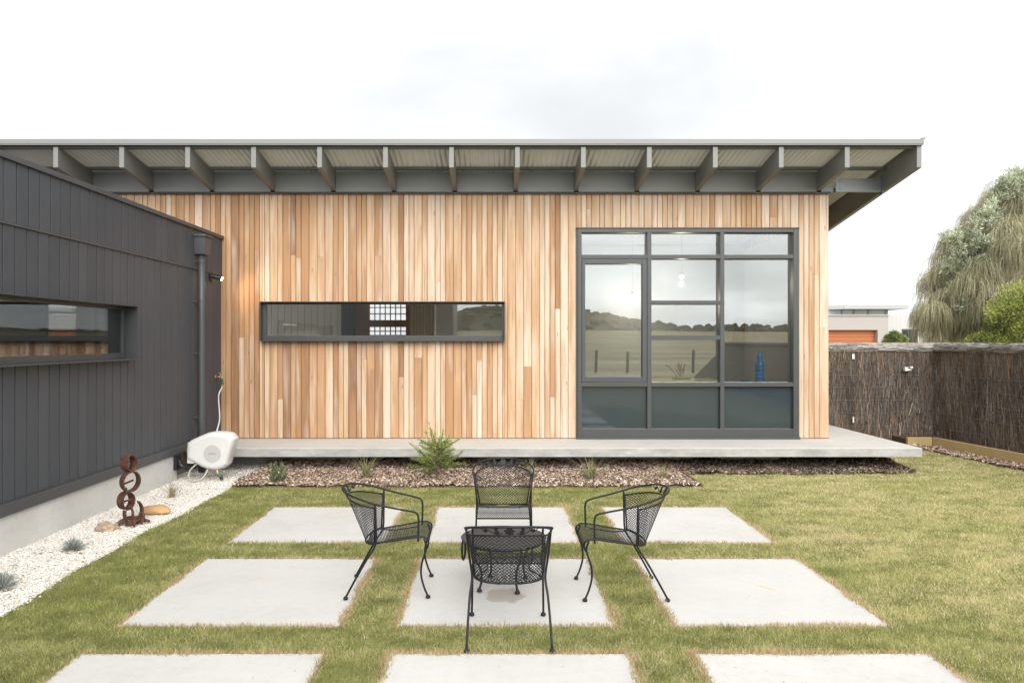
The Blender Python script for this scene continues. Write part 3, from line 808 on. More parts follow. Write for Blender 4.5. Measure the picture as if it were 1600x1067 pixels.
# roof
SL = 0.157
def roof_z(y): return 4.43 - SL * (y - 10.0)          # top of the rafters
X_R = [(86.75 + 103.1 * i - 772) / 115 for i in range(-3, 13)]
TH = 0.0325
for xr in X_R:
    b = MB(); e = 10.94
    b.prism([(10.0, 4.148), (10.0, roof_z(10.0)), (e, roof_z(e)), (e, 4.148 - 0.15 * (e - 10.0))], 'x', xr - TH, xr + TH)
    b.build('rafter', M_RAFTER, house, bevel=0.003)
xbar = (1436.5 - 772) / 115
b = MB(); b.prism([(10.0, 4.148), (10.0, roof_z(10.0) + 0.05), (16.6, roof_z(16.6) + 0.05), (16.6, 4.148 - 0.165 * 6.6)], 'x', xbar - TH, xbar + TH)
b.build('barge_rafter', M_RAFTER, house, bevel=0.003)
edges = X_R + [WX1 + 0.06]
bm_ = MB()
for a, c in zip(edges[:-1], edges[1:]):
    bm_.box(a + TH + 0.001, c - TH - 0.001, 10.87, 10.935, 3.993, 4.288)
bm_.build('blocking_beam', M_BEAM, house, bevel=0.002)
MB().box(-8, WX1 + 0.005, 10.905, YF + 0.015, 3.975, 3.992).build('shadow_strip', M_FRAMED, house)
og = MB(); og.box(WX1 + 0.065, xbar - TH - 0.02, 10.875, 10.881, 3.995, 4.19); og.box(WX1 + 0.065, xbar - TH - 0.02, 10.881, 10.93, 3.995, 4.001); og.box(WX1 + 0.065, xbar - TH - 0.02, 10.881, 10.93, 4.184, 4.19)
og.box(xbar - TH - 0.02, xbar - TH - 0.001, 10.85, 10.95, 3.96, 4.23)
for zz_ in (4.03, 4.15):
    for xx_ in (WX1 + 0.13, xbar - 0.16): og.lathe([(0.012, -0.004), (0.012, 0.006)], (xx_, 10.872, zz_), 6)
og.build('steel_outrigger', M_GALV, house)
for yb_ in (10.05, 10.80, 11.7, 12.6, 13.5, 14.4, 15.3, 16.2):
    xa_ = -8.0 if yb_ < 11 else WX1 + 0.03
    z_ = roof_z(yb_)
    MB().box(xa_, xbar - TH - 0.001, yb_, yb_ + 0.07, z_ + 0.001, z_ + 0.043).build('roof_batten', M_BEAM, house)
co = MB(); nxw = int((5.80 + 8.0) / 0.0095); xsw = np.linspace(-8.0, xbar - TH - 0.002, nxw)
cv_ = []
for yy in (9.99, 16.7):
    for x in xsw: cv_.append((x, yy, roof_z(yy) + 0.062 + 0.0165 * math.sin(2 * math.pi * x / 0.076)))
co.add(cv_, [(i, i + 1, nxw + i + 1, nxw + i) for i in range(nxw - 1)])
coo = co.build('roof_sheet', M_CORR, house, smooth=True); so = coo.modifiers.new('s', 'SOLIDIFY'); so.thickness = 0.003
fa = MB(); fa.box(-8.0, xbar + TH + 0.004, 9.962, 9.998, 4.445, 4.515); fa.box(-8.0, xbar + TH + 0.004, 9.955, 9.961, 4.462, 4.523)
fa.box(-8.0, xbar + TH + 0.004, 9.961, 10.12, 4.517, 4.523)
fa.build('fascia', M_FASCIA, house)
gt = MB(); gt.tube([(xbar + 0.045, 9.97, 4.535), (xbar + 0.045, 10.25, 4.50)], 0.024, 10)
gt.build('gutter_end', M_GALV, house)
bc = MB(); bc.prism([(9.999, roof_z(10.0) + 0.052), (9.999, roof_z(10.0) + 0.09), (16.6, roof_z(16.6) + 0.09), (16.6, roof_z(16.6) + 0.052)], 'x', xbar - TH - 0.02, xbar + TH + 0.006)
bc.build('barge_cap', M_FASCIA, house)

# ---- big window
def bar(o, x0, x1, z0, z1, y0=YF - 0.035, y1=YF + 0.10): o.box(x0, x1, y0, y1, z0, z1)
def xw(p): return X_at(p, YF - 0.035)
def zw(p): return Z_at(p, YF - 0.035)
bigw = MB()
fx0, fx1, fz1 = BWX0 - 0.0, BWX1 + 0.0, BWZ1
bar(bigw, xw(903), xw(909), 0.345, zw(357.5)); bar(bigw, xw(1240), xw(1246.5), 0.345, zw(357.5))
bar(bigw, xw(909), xw(1240), zw(363), zw(357.5)); bar(bigw, xw(909), xw(1240), 0.345, zw(670))
window = bigw.build('window', M_FRAME, house, bevel=0.003)
window['label'] = 'tall gridded dark grey window'
sl_ = MB(); sl_.box(xw(900.5), xw(1249), YF - 0.075, YF - 0.036, 0.341, 0.375); sl_.box(xw(900.5), xw(903) - 0.002, YF - 0.02, YF - 0.002, 0.376, zw(355.5)); sl_.box(xw(1246.5) + 0.002, xw(1249), YF - 0.02, YF - 0.002, 0.376, zw(355.5)); sl_.box(xw(900.5), xw(1249), YF - 0.045, YF - 0.002, zw(357.3), zw(355.5))
sl_.build('window_flashing', M_FRAMED, window)
for (a, b) in ((1011.5, 1018), (1125.5, 1132)):
    mu = MB(); bar(mu, xw(a), xw(b), zw(670), zw(363), YF - 0.033); mu.build('mullion', M_FRAME, window, bevel=0.003)
segx = [(909, 1011.5), (1018, 1125.5), (1132, 1240)]
for (a, b, c, d) in [(*q, 404, 398) for q in segx] + [(*q, 604, 597.5) for q in segx] + [(1018, 1125.5, 475.5, 469.5), (1018, 1125.5, 531, 524)]:
    tr_ = MB(); bar(tr_, xw(a), xw(b), zw(c), zw(d), YF - 0.031); tr_.build('transom', M_FRAME, window, bevel=0.003)
sa = MB(); ya, yb2 = YF - 0.029, YF + 0.06
sa.box(xw(909.5), xw(914.5), ya, yb2, zw(597), zw(404.5)); sa.box(xw(1004), xw(1011), ya, yb2, zw(597), zw(404.5))
sa.box(xw(914.5), xw(1004), ya, yb2, zw(412.5), zw(404.5)); sa.box(xw(914.5), xw(1004), ya, yb2, zw(597), zw(588.5))
sa.build('casement_sash', M_FRAME, window, bevel=0.003)
def pane(x0, x1, z0, z1, y, mat, parent, name='window_pane'):
    return MB().box(x0, x1, y, y + 0.006, z0, z1).build(name, mat, parent)
YG = YF + 0.075
for (a, b) in segx: pane(xw(a), xw(b), zw(398), zw(363), YG, M_GLASS, window)
pane(xw(914.5), xw(1004), zw(588.5), zw(412.5), YF + 0.03, M_GLASS, window)
pane(xw(1018), xw(1125.5), zw(469.5), zw(404), YG, M_GLASS, window); pane(xw(1018), xw(1125.5), zw(524), zw(475.5), YG, M_GLASS, window)
pane(xw(1018), xw(1125.5), zw(597.5), zw(531), YG, M_GLASS, window); pane(xw(1132), xw(1240), zw(597.5), zw(404), YG, M_GLASS, window)
for (a, b) in segx: MB().box(xw(a), xw(b), YF + 0.03, YF + 0.05, zw(670), zw(604)).build('spandrel_panel', M_SPANDREL, window)

# ---- slot window in a projecting hood
hy0, hy1 = YF - 0.09, YF + 0.10
hd_ = MB(); hx0, hx1, hz0, hz1 = SWX0, SWX1, SWZ0, SWZ1; T_ = 0.012
hd_.box(hx0, hx1, hy0, hy1, hz1 - T_, hz1); hd_.box(hx0, hx1, hy0 - 0.03, hy1, hz0, hz0 + T_)
hd_.box(hx0, hx0 + T_, hy0, hy1, hz0 + T_, hz1 - T_); hd_.box(hx1 - T_, hx1, hy0, hy1, hz0 + T_, hz1 - T_)
hood = hd_.build('window_hood', M_FRAMED, house, bevel=0.002)
hood['label'] = 'long narrow slot window in a projecting dark hood'
fr_ = MB(); iy0, iy1 = YF + 0.01, YF + 0.07; a0, a1, b0, b1 = hx0 + T_, hx1 - T_, hz0 + T_, hz1 - T_; W_ = 0.055
fr_.box(a0, a0 + W_, iy0, iy1, b0, b1); fr_.box(a1 - W_ * 0.6, a1, iy0, iy1, b0, b1); fr_.box(a0 + W_, a1 - W_ * 0.6, iy0, iy1, b1 - 0.028, b1); fr_.box(a0 + W_, a1 - W_ * 0.6, iy0, iy1, b0, b0 + 0.07)
fr_.build('window_frame', M_FRAME, hood, bevel=0.003)
pane(a0 + W_, a1 - W_ * 0.6, b0 + 0.07, b1 - 0.028, YF + 0.045, M_GLASS_LOW, hood)

# ------------------------------------------------------------------ things inside the house
sh = MB(); sh.box(X_at(1133, 11.3), 4.8, 11.13, 11.5, zw(599) - 0.03, zw(599))
tag(sh.build('display_shelf', M_INBLK, loc=(4.0, 11.3, 0.9)), 'dark shelf behind the right-hand pane of the big window', 'shelf')
vz = zw(599); vx = X_at(1187, 11.3)
vase = thing('vase', 'tall ribbed blue ceramic vase behind the big window', 'vase', (vx, 11.3, vz))
vb = MB(); prof = [(0.05, 0), (0.062, 0.01)]
for k_ in range(14): prof += [(0.066 + 0.003 * (k_ % 2), 0.02 + k_ * 0.019)]
prof += [(0.06, 0.30), (0.036, 0.33), (0.036, 0.345), (0.041, 0.35), (0.041, 0.40), (0.034, 0.41), (0.036, 0.45), (0.028, 0.46)]
vb.lathe(prof, (vx, 11.3, vz), 28); vb.build('vase_body', M_BLUE, vase, smooth=True)
vr = MB()
for k_ in range(4): vr.lathe([(0.0685, 0), (0.0705, 0.004), (0.0685, 0.009)], (vx, 11.3, vz + 0.05 + k_ * 0.063), 28)
vr.build('glaze_bands', M_BLUED, vase)
ds = MB(); ds.lathe([(0.04, 0), (0.085, 0.022), (0.082, 0.026), (0.036, 0.006)], (X_at(1165, 11.3), 11.3, vz), 20)
tag(ds.build('dish', M_TEAL, loc=(X_at(1165, 11.3), 11.3, vz), smooth=True), 'small shallow teal dish beside the blue vase', 'dish')
bn = MB(); bn.box(X_at(1012, 11.9), X_at(1121, 11.9), 11.75, 12.35, 1.10, 1.165); bn.box(X_at(1020, 11.9), X_at(1112, 11.9), 11.8, 12.3, DECK_T + 0.016, 1.099)
tag(bn.build('bench', M_BENCH, loc=(3.0, 12.0, DECK_T)), 'pale yellow bench top behind the middle lower pane', 'bench')
fs = thing('dried_flower', 'dark dried flower head on a bent stem above the yellow bench', 'ornament', (X_at(1063, 12), 12.0, 1.167))
fb = MB(); X0 = X_at(1055, 12)
fb.tube(catmull([(X0, 12, 1.167), (X0 + 0.02, 12, 1.23), (X0 - 0.1, 12, 1.37), (X0 - 0.16, 12, 1.40)], 5), 0.008, 6); fb.box(X0 - 0.04, X0 + 0.24, 11.95, 12.05, 1.167, 1.192)
fb.build('stem', M_INBLK, fs)
ff = MB()
for k_ in range(40):
    a = random.uniform(0, 6.28); r = random.uniform(0.02, 0.09); zc = 1.36 + random.uniform(-0.07, 0.08)
    ff.tube([(X0 + 0.08, 12, 1.21), (X0 + 0.08 + r * math.cos(a), 12 + r * math.sin(a) * 0.6, zc)], 0.008, 5)
ff.build('flower_head', plain('dry_flower', (0.07, 0.04, 0.05), 0.8, 0.3, 20), fs)
pics = [((1146, 500), (1162, 531)), ((1170, 500), (1197, 551)), ((1212, 495), (1237, 528))]
plab = ['small framed picture on the grey wall, left of the taller one', 'tall framed picture on the grey wall above the blue vase', 'framed picture on the grey wall nearest the right-hand jamb']
for (p0, p1), lb in zip(pics, plab):
    x0, x1, z1, z0 = X_at(p0[0], 14.17), X_at(p1[0], 14.17), Z_at(p0[1], 14.17), Z_at(p1[1], 14.17)
    t = thing('framed_picture', lb, 'picture', ((x0 + x1) / 2, 14.18, z0), 'pictures on the interior wall')
    MB().box(x0 + 0.03, x1 - 0.03, 14.18, 14.197, z0 + 0.03, z1 - 0.03).build('print', plain('print_paper', (0.3, 0.29, 0.26), 0.6, 0.5, 5), t)
    f_ = MB(); f_.box(x0, x1, 14.165, 14.198, z0, z0 + 0.029); f_.box(x0, x1, 14.165, 14.198, z1 - 0.029, z1); f_.box(x0, x0 + 0.029, 14.165, 14.198, z0 + 0.029, z1 - 0.029); f_.box(x1 - 0.029, x1, 14.165, 14.198, z0 + 0.029, z1 - 0.029)
    f_.build('picture_frame', M_INDARK, t)
for (px, py, Y, lb) in ((1065, 432, 13.2, 'lit pendant bulb seen through the second pane down in the middle column'), (988, 462, 13.6, 'lit pendant bulb seen through the opening casement')):
    x, z = X_at(px, Y), Z_at(py, Y)
    t = thing('pendant_lamp', lb, 'lamp', (x, Y, z), 'pendant bulbs inside the house')
    MB().tube([(x, Y, z + 0.07), (x, Y, 3.76)], 0.003, 6).build('cord', M_BLACK, t)
    MB().lathe([(0.01, 0.07), (0.02, 0.065), (0.021, 0.02), (0.015, 0.015)], (x, Y, z + 0.01), 12).build('lamp_holder', M_BLACK, t)
    MB().lathe([(0.004, -0.05), (0.03, -0.035), (0.038, -0.012), (0.03, 0.012), (0.014, 0.028)], (x, Y, z), 14).build('bulb', M_BULB, t, smooth=True)
    ld = bpy.data.lights.new('bulb_light', 'POINT'); ld.energy = 15; ld.color = (1.0, 0.86, 0.68); ld.shadow_soft_size = 0.06
    lo = bpy.data.objects.new('bulb_light', ld); COL.objects.link(lo); lo.parent = t; lo.location = (0, 0, -0.14)

# ------------------------------------------------------------------ dark wing
wing = thing('dark_wing', 'flat roofed wing clad in charcoal vertical boards on a pale concrete plinth', 'building', (GX - 2, 4, 0))
WY1, WZT, WZB = YF - 0.003, 3.30, 0.455
# slot window of the wing
Yw1 = 8.2; XH = GX + 0.10
wz1, wz0 = Z_at(478, Yw1), Z_at(562, Yw1)
wh = (3.9, Yw1 - 0.008, wz0 + 0.008, wz1 - 0.008)
wu, wl2 = MB(), MB()
tcol = lambda u, z: (random.random(), random.random(), 0)
clad(wl2, board_y(wl2, GX, 0.016, 0.003), -8.0, WY1, WZB, 2.765, lambda: 0.16, 0.012, [wh], tcol)
wl2.build('lower_cladding', M_CHAR, wing)
clad(wu, board_y(wu, GX + 0.014, 0.016, 0.003), -8.0, WY1, 2.785, WZT, lambda: 0.16, 0.012, [], tcol)
wu.build('upper_cladding', M_CHAR, wing)
bk2 = MB()
holed(bk2, -8.0, WY1, 0.345, WZT, [wh], lambda a, b, p, r: bk2.box(GX - 0.12, GX - 0.02, a, b, p, r))
bk2.box(GX - 5, GX - 0.12, -8.0, -7.9, 0.345, WZT)
bk2.build('wall_frame', M_BLACK, wing)
MB().box(GX - 0.016, GX + 0.016, -8.0, WY1, 2.767, 2.783).build('joint_flashing', M_TRIM, wing)
MB().box(GX - 0.016, GX + 0.018, -8.0, WY1, 0.345, 0.452).build('base_board', M_TRIM, wing, bevel=0.002)
MB().box(GX - 0.2, GX + 0.04, -8.0, WY1, WZT + 0.002, WZT + 0.052).build('parapet_cap', M_TRIM, wing, bevel=0.003)
MB().box(GX - 5, GX - 0.205, -8.0, WY1, WZT - 0.1, WZT).build('roof_deck', M_TRIM, wing)
MB().box(GX - 0.3, GX - 0.012, -8.0, 9.45, -0.12, 0.343).build('plinth', M_PLINTH, wing)
MB().box(GX - 0.45, GX - 0.16, 9.46, YW, -0.12, 0.343).build('recessed_plinth', M_PLINTHD, wing)
rm = MB(); rm.box(GX - 3.5, GX - 3.4, 0, 10.9, 0.35, 3.1); rm.box(GX - 3.4, GX - 0.13, 10.8, 10.9, 0.35, 3.1); rm.box(GX - 3.4, GX - 0.13, 0, 0.1, 0.35, 3.1); rm.box(GX - 3.4, GX - 0.13, 0.1, 10.8, 0.35, 0.4); rm.box(GX - 3.4, GX - 0.13, 0.1, 10.8, 2.9, 3.0)
rm.build('room_lining', M_INGREY, wing)
hw = MB(); yb_ = 3.9
hw.box(GX - 0.12, XH, yb_, Yw1, wz1 - 0.012, wz1); hw.box(GX - 0.12, XH + 0.02, yb_, Yw1, wz0, wz0 + 0.012); hw.box(GX - 0.12, XH, Yw1 - 0.012, Yw1, wz0 + 0.012, wz1 - 0.012)
hw.box(GX - 0.12, XH, yb_, yb_ + 0.012, wz0 + 0.012, wz1 - 0.012)
whood = hw.build('window_hood', M_FRAMED, wing, bevel=0.002)
wf = MB(); x0, x1 = GX - 0.10, GX - 0.04
wf.box(x0, x1, Yw1 - 0.07, Yw1 - 0.012, wz0 + 0.012, wz1 - 0.012); wf.box(x0, x1, yb_ + 0.012, Yw1 - 0.07, wz0 + 0.012, wz0 + 0.075); wf.box(x0, x1, yb_ + 0.012, Yw1 - 0.07, wz1 - 0.045, wz1 - 0.012)
wf.build('window_frame', M_FRAME, whood, bevel=0.003)
MB().box(GX - 0.075, GX - 0.069, yb_ + 0.012, Yw1 - 0.07, wz0 + 0.075, wz1 - 0.045).build('window_pane', M_GLASS_LOW, whood)
wp = MB(); wp.box(GX - 0.14, GX - 0.101, Yw1 - 0.45, Yw1 - 0.02, wz0, wz1); wp.build('inner_jamb', M_INBLK, whood)

rw = MB(); x_ = GX - 4.5
while x_ < -1.66:
    rw.box(x_, min(-1.67, x_ + 0.151), -8.02, -8.0, 0.345, 3.6); x_ += 0.16
rw.build('return_cladding', M_CHAR, wing)
MB().box(GX - 4.5, -1.67, -11.5, -8.021, -0.1, 3.62).build('return_wall', M_FRAMED, wing)

# rainwater head and downpipe
dp_ = thing('downpipe', 'charcoal downpipe with a box rainwater head beside the timber corner', 'downpipe', (GX + 0.09, 10.0, 0))
rz0, rz1 = 2.965, 3.20; ry = 9.9
rh = MB(); rh.hexa([(GX + 0.016, ry, rz1), (GX + 0.17, ry, rz1), (GX + 0.17, ry + 0.25, rz1), (GX + 0.016, ry + 0.25, rz1), (GX + 0.016, ry + 0.02, rz0), (GX + 0.15, ry + 0.02, rz0), (GX + 0.15, ry + 0.23, rz0), (GX + 0.016, ry + 0.23, rz0)])
rh.box(GX + 0.016, GX + 0.19, ry - 0.018, ry + 0.268, rz1 + 0.001, rz1 + 0.03)
rh.build('rainwater_head', M_TRIM, dp_, bevel=0.004)
pp = MB(); pc = (GX + 0.085, 10.0)
pp.tube([(pc[0], pc[1], z) for z in (rz0 + 0.01, 2.2, 1.4, 0.7, 0.0)], 0.044, 18)
pp.build('pipe', M_TRIM, dp_, smooth=True)
for z in (2.86, 2.32, 1.62, 0.75):
    pb = MB(); pb.lathe([(0.048, 0), (0.048, 0.02)], (pc[0], pc[1], z), 18); pb.box(GX + 0.001, GX + 0.05, 9.94, 10.06, z, z + 0.02)
    pb.build('pipe_bracket', M_TRIM, dp_)

# wall lamp (lit)
ly, lz = 10.52, 2.70
lamp = thing('wall_lamp', 'small black wall spotlight shining at the timber corner', 'lamp', (GX + 0.02, ly, lz))
lb = MB(); lb.box(GX + 0.001, GX + 0.022, ly - 0.04, ly + 0.04, lz - 0.05, lz + 0.05); lb.tube([(GX + 0.022, ly, lz), (GX + 0.07, ly + 0.01, lz)], 0.011, 8)
lb.build('mount', M_BLACK, lamp)
ls = MB(); ls.tube([(GX + 0.06, ly - 0.03, lz + 0.012), (GX + 0.155, ly + 0.02, lz - 0.012)], 0.031, 16); ls.build('lamp_shade', M_BLACK, lamp)
MB().tube([(GX + 0.156, ly + 0.0205, lz - 0.0125), (GX + 0.172, ly + 0.028, lz - 0.017)], [0.026, 0.018], 14).build('bulb', M_LAMPBULB, lamp, smooth=True)
pl_d = bpy.data.lights.new('lamp_glow', 'SPOT'); pl_d.energy = 6; pl_d.color = (1.0, 0.72, 0.42); pl_d.shadow_soft_size = 0.03; pl_d.spot_size = R(120); pl_d.spot_blend = 0.8
pl = bpy.data.objects.new('lamp_glow', pl_d); COL.objects.link(pl); pl.parent = lamp; pl.location = (0.17, 0.03, -0.03)
pl.rotation_euler = Vector((0.8, 0.6, -0.5)).to_track_quat('-Z', 'Y').to_euler()

# garden tap with hose connector
ty, tz = 10.72, 1.27
tap = thing('garden_tap', 'brass garden tap with a green hose fitting on the charcoal wall', 'tap', (GX, ty, tz))
tb = MB(); tb.tube([(GX, ty, tz), (GX + 0.085, ty, tz)], 0.012, 10); tb.tube([(GX + 0.001, ty, tz), (GX + 0.008, ty, tz)], 0.03, 12); tb.tube([(GX + 0.07, ty, tz + 0.012), (GX + 0.095, ty, tz - 0.01), (GX + 0.098, ty, tz - 0.05)], 0.013, 10)
tb.tube([(GX + 0.07, ty, tz), (GX + 0.07, ty, tz + 0.05)], 0.008, 8); tb.build('tap_body', M_BRASS, tap, smooth=True)
MB().tube([(GX + 0.045, ty, tz + 0.055), (GX + 0.095, ty, tz + 0.055)], 0.009, 8).build('tap_handle', M_BRASS, tap)
MB().tube([(GX + 0.099, ty, tz - 0.05), (GX + 0.1, ty, tz - 0.12)], 0.02, 12).build('hose_connector', M_GREEN, tap)
MB().tube([(GX + 0.1, ty, tz - 0.121), (GX + 0.1, ty, tz - 0.15)], [0.02, 0.013], 12).build('connector_collar', M_YELLOW, tap)

# ------------------------------------------------------------------ hose reel
RY = 9.32
reel = thing('hose_reel', 'white wall mounted retractable hose reel beside the concrete deck', 'hose reel', (X_at(328, RY), RY + 0.1, 0))
poly_px = [(291, 692), (297, 688), (311, 681.5), (322, 677), (332, 675), (345, 675.3), (357, 677), (362, 681), (366, 686), (364, 695), (360.5, 706), (357, 718), (354.8, 727), (349, 732), (341, 734.4), (332, 735), (322, 733), (313, 729.5), (302, 723), (290.5, 716.5), (290, 703)]
pp_ = [(X_at(a, RY), Z_at(b, RY)) for a, b in poly_px]
cxp = sum(p[0] for p in pp_) / len(pp_); czp = sum(p[1] for p in pp_) / len(pp_)
# layered shell: rounded front and back
rb = MB(); lay = [(-0.125, 0.80), (-0.115, 0.90), (-0.085, 0.975), (-0.03, 1.0), (0.03, 1.0), (0.10, 0.97), (0.125, 0.88)]
n_ = len(pp_); vs = []
for (dy, s_) in lay:
    for p in pp_: vs.append((cxp + (p[0] - cxp) * s_, RY + 0.1 + dy, czp + (p[1] - czp) * s_))
fsx = [tuple(range(n_)), tuple(range((len(lay) - 1) * n_, len(lay) * n_))[::-1]]
for i in range(len(lay) - 1):
    for k_ in range(n_): fsx.append((i * n_ + k_, (i + 1) * n_ + k_, (i + 1) * n_ + (k_ + 1) % n_, i * n_ + (k_ + 1) % n_))
rb.add(vs, fsx); rb.build('reel_case', M_WHITE, reel, bevel=0.006, smooth=False)
bcx, bcz = X_at(333, RY), Z_at(708, RY)
bd = MB(); vs = []
for k_ in range(40):
    q = 2 * math.pi * k_ / 40; vs.append((bcx + 0.108 * math.cos(q), bcz + 0.108 * math.sin(q)))
bd.prism(vs, 'y', RY - 0.031, RY - 0.024); bdg = bd.build('badge', M_BADGE, reel)
# raised lettering too small to read: a row of short strokes
tx = bpy.data.curves.new('badge_lettering', 'FONT'); tx.body = 'HOSELINK'; tx.size = 0.022; tx.align_x = 'CENTER'; tx.align_y = 'CENTER'; tx.extrude = 0.0008
tmp = bpy.data.objects.new('lettering_curve', tx)
tme = bpy.data.meshes.new_from_object(tmp); bpy.data.objects.remove(tmp)
tme.transform(Matrix.Translation(Vector((bcx, RY - 0.0325, bcz))) @ Matrix.Rotation(R(90), 4, 'X'))
link_mesh('badge_lettering', tme, plain('badge_ink', (0.20, 0.2, 0.2), 0.5), bdg)
for (a, b) in ((295, 691), (311, 687.5), (323.5, 683), (335.5, 680.5), (347.5, 680), (360.5, 682.5), (295.5, 702), (302.5, 702), (294.5, 711), (301.5, 711), (311.5, 726.5), (331.5, 732.5), (352.5, 727)):
    px, pz = cxp + (X_at(a, RY) - cxp) * 0.93, czp + (Z_at(b, RY) - czp) * 0.93
    MB().tube([(px, RY - 0.013, pz), (px, RY + 0.04, pz)], 0.0095, 8).build('screw', M_BLACK, reel)
mt = MB(); mt.box(X_at(291, RY), X_at(303, RY), RY + 0.02, RY + 0.2, Z_at(724.5, RY), Z_at(714, RY)); mt.build('mount_block', M_WHITE, reel, bevel=0.008)
br = MB(); br.box(GX - 0.008, GX + 0.03, RY + 0.02, RY + 0.16, Z_at(735, RY), 0.345)
br.tube(catmull([(GX + 0.03, RY + 0.09, 0.27), (GX + 0.06, RY + 0.09, 0.2), (GX + 0.14, RY + 0.09, 0.18), (GX + 0.24, RY + 0.09, 0.19)], 5), 0.028, 10)
br.build('wall_bracket', M_BLACK, reel)
hs = MB(); hs.tube(catmull([(X_at(306, RY), RY + 0.02, Z_at(725, RY)), (X_at(297, RY), RY, Z_at(735, RY)), (X_at(296, RY), RY - 0.02, Z_at(746, RY) + 0.01), (X_at(303, RY), RY - 0.05, 0.03), (X_at(313, RY), RY - 0.05, 0.04), (X_at(321, RY), RY - 0.02, Z_at(742, RY)), (X_at(325.5, RY), RY + 0.03, Z_at(728, RY))], 6), 0.011, 8)
hs.build('loose_hose', M_HOSE, reel, smooth=True)
hs2 = MB(); hs2.tube(catmull([(GX + 0.1, ty, tz - 0.15), (GX + 0.11, 10.55, 1.0), (X_at(341, 9.9), 9.95, 0.75), (X_at(338.5, 9.45), RY + 0.12, Z_at(676, 9.45))], 6), 0.010, 8)
hs2.build('supply_hose', M_WHITE, reel, smooth=True)
hn = MB(); hn.tube([(X_at(337.5, RY), RY + 0.03, Z_at(734, RY)), (X_at(338.5, RY), RY + 0.03, Z_at(738, RY))], 0.012, 8); hn.build('hose_end', M_WHITE, reel)
MB().tube([(X_at(338, RY), RY + 0.03, Z_at(737.2, RY)), (X_at(339.5, RY), RY + 0.03, Z_at(740.5, RY))], 0.018, 10).build('nozzle_collar', M_YELLOW, reel)
MB().tube([(X_at(339.5, RY), RY + 0.03, Z_at(740.5, RY)), (X_at(344, RY), RY + 0.02, 0.07)], 0.02, 10).build('nozzle', M_GREEN, reel)
MB().tube([(X_at(344, RY), RY + 0.02, 0.07), (X_at(346, RY), RY + 0.02, 0.035)], 0.021, 10).build('nozzle_tip', M_BLACK, reel)

# ------------------------------------------------------------------ rusty ring sculpture
SY = 7.14; SX = X_at(206, SY)
scu = thing('ring_sculpture', 'rusty steel sculpture of stacked rings standing on the white gravel', 'sculpture', (SX, SY, 0.02))
def ring(cx, cy, cz, rx, rz, w, yaw, roll, name, th=0.012, a0=0, a1=360):
    m = MB(); n = 36; vs = []; fs = []; full = (a1 - a0) >= 360; m_ = n if full else n + 1
    for k in range(m_):
        q = R(a0 + (a1 - a0) * k / n)
        for (rr, hh) in ((1, -1), (1, 1), (0, 1), (0, -1)):
            ax, az = (rx - (0 if rr else th)) * math.cos(q), (rz - (0 if rr else th)) * math.sin(q)
            p = Vector((ax, hh * w / 2, az))
            p = Matrix.Rotation(R(roll), 3, 'Y') @ p; p = Matrix.Rotation(R(yaw), 3, 'Z') @ p
            vs.append((cx + p.x, cy + p.y, cz + p.z))
    for k in range(m_ if full else m_ - 1):
        j = (k + 1) % m_
        for e in range(4): fs.append((k * 4 + e, k * 4 + (e + 1) % 4, j * 4 + (e + 1) % 4, j * 4 + e))
    if not full: fs += [(0, 1, 2, 3), ((m_ - 1) * 4 + 3, (m_ - 1) * 4 + 2, (m_ - 1) * 4 + 1, (m_ - 1) * 4)]
    m.add(vs, fs); return m.build(name, M_RUST, scu)
def SXp(p): return X_at(p, SY)
def SZp(p): return Z_at(p, SY)
ring(SXp(201.5), SY, SZp(723), 0.066, 0.085, 0.088, 68, -8, 'ring')
rg2 = ring(SXp(203.5), SY, SZp(751.5), 0.088, 0.101, 0.075, 54, 8, 'ring')
rg3 = ring(SXp(197), SY, SZp(782), 0.072, 0.086, 0.085, 66, -6, 'ring')
ring(SXp(206.5), SY + 0.02, SZp(800), 0.09, 0.115, 0.055, 52, 6, 'half_ring', 0.014, -190, 62)
bl = MB(); bl.tube([(SXp(196), SY - 0.02, SZp(755)), (SXp(208.5), SY, SZp(749.5))], 0.010, 6); bl.build('cross_bar', M_RUST, rg2)
bl = MB(); bl.tube([(SXp(196), SY, SZp(767)), (SXp(196), SY, SZp(761.5))], [0.02, 0.014], 6); bl.build('bolt', M_RUST, rg2)
bl = MB(); bl.tube([(SXp(190), SY - 0.03, SZp(784)), (SXp(206), SY, SZp(780))], 0.009, 6); bl.build('cross_bar', M_RUST, rg3)
bs = MB()
bs.tube(catmull([(SXp(207), SY - 0.02, 0.03), (SXp(209), SY - 0.02, 0.09), (SXp(208), SY - 0.02, 0.17), (SXp(203), SY - 0.02, 0.20), (SXp(200), SY - 0.02, 0.16)], 5), 0.012, 8)
for (pa, pb_, ya_, yb3) in ((184, 205, 0.05, -0.08), (190, 214, -0.12, 0.03), (203, 224, -0.06, 0.06), (196, 219, 0.1, -0.12), (187, 211, -0.05, 0.1), (210, 231, -0.1, 0.04)):
    bs.tube(catmull([(SXp(pa), SY + ya_, 0.035), (SXp((pa + pb_) / 2) , SY + (ya_ + yb3) / 2 + 0.03, 0.06 + random.uniform(0, 0.03)), (SXp(pb_), SY + yb3, 0.035)], 5), random.uniform(0.013, 0.02), 7)
bs.tube(catmull([(SXp(217), SY, 0.03), (SXp(222), SY, 0.12), (SXp(226), SY - 0.02, 0.1), (SXp(224), SY - 0.04, 0.03)], 5), 0.013, 7)
bs.build('scrap_base', M_RUST, scu)

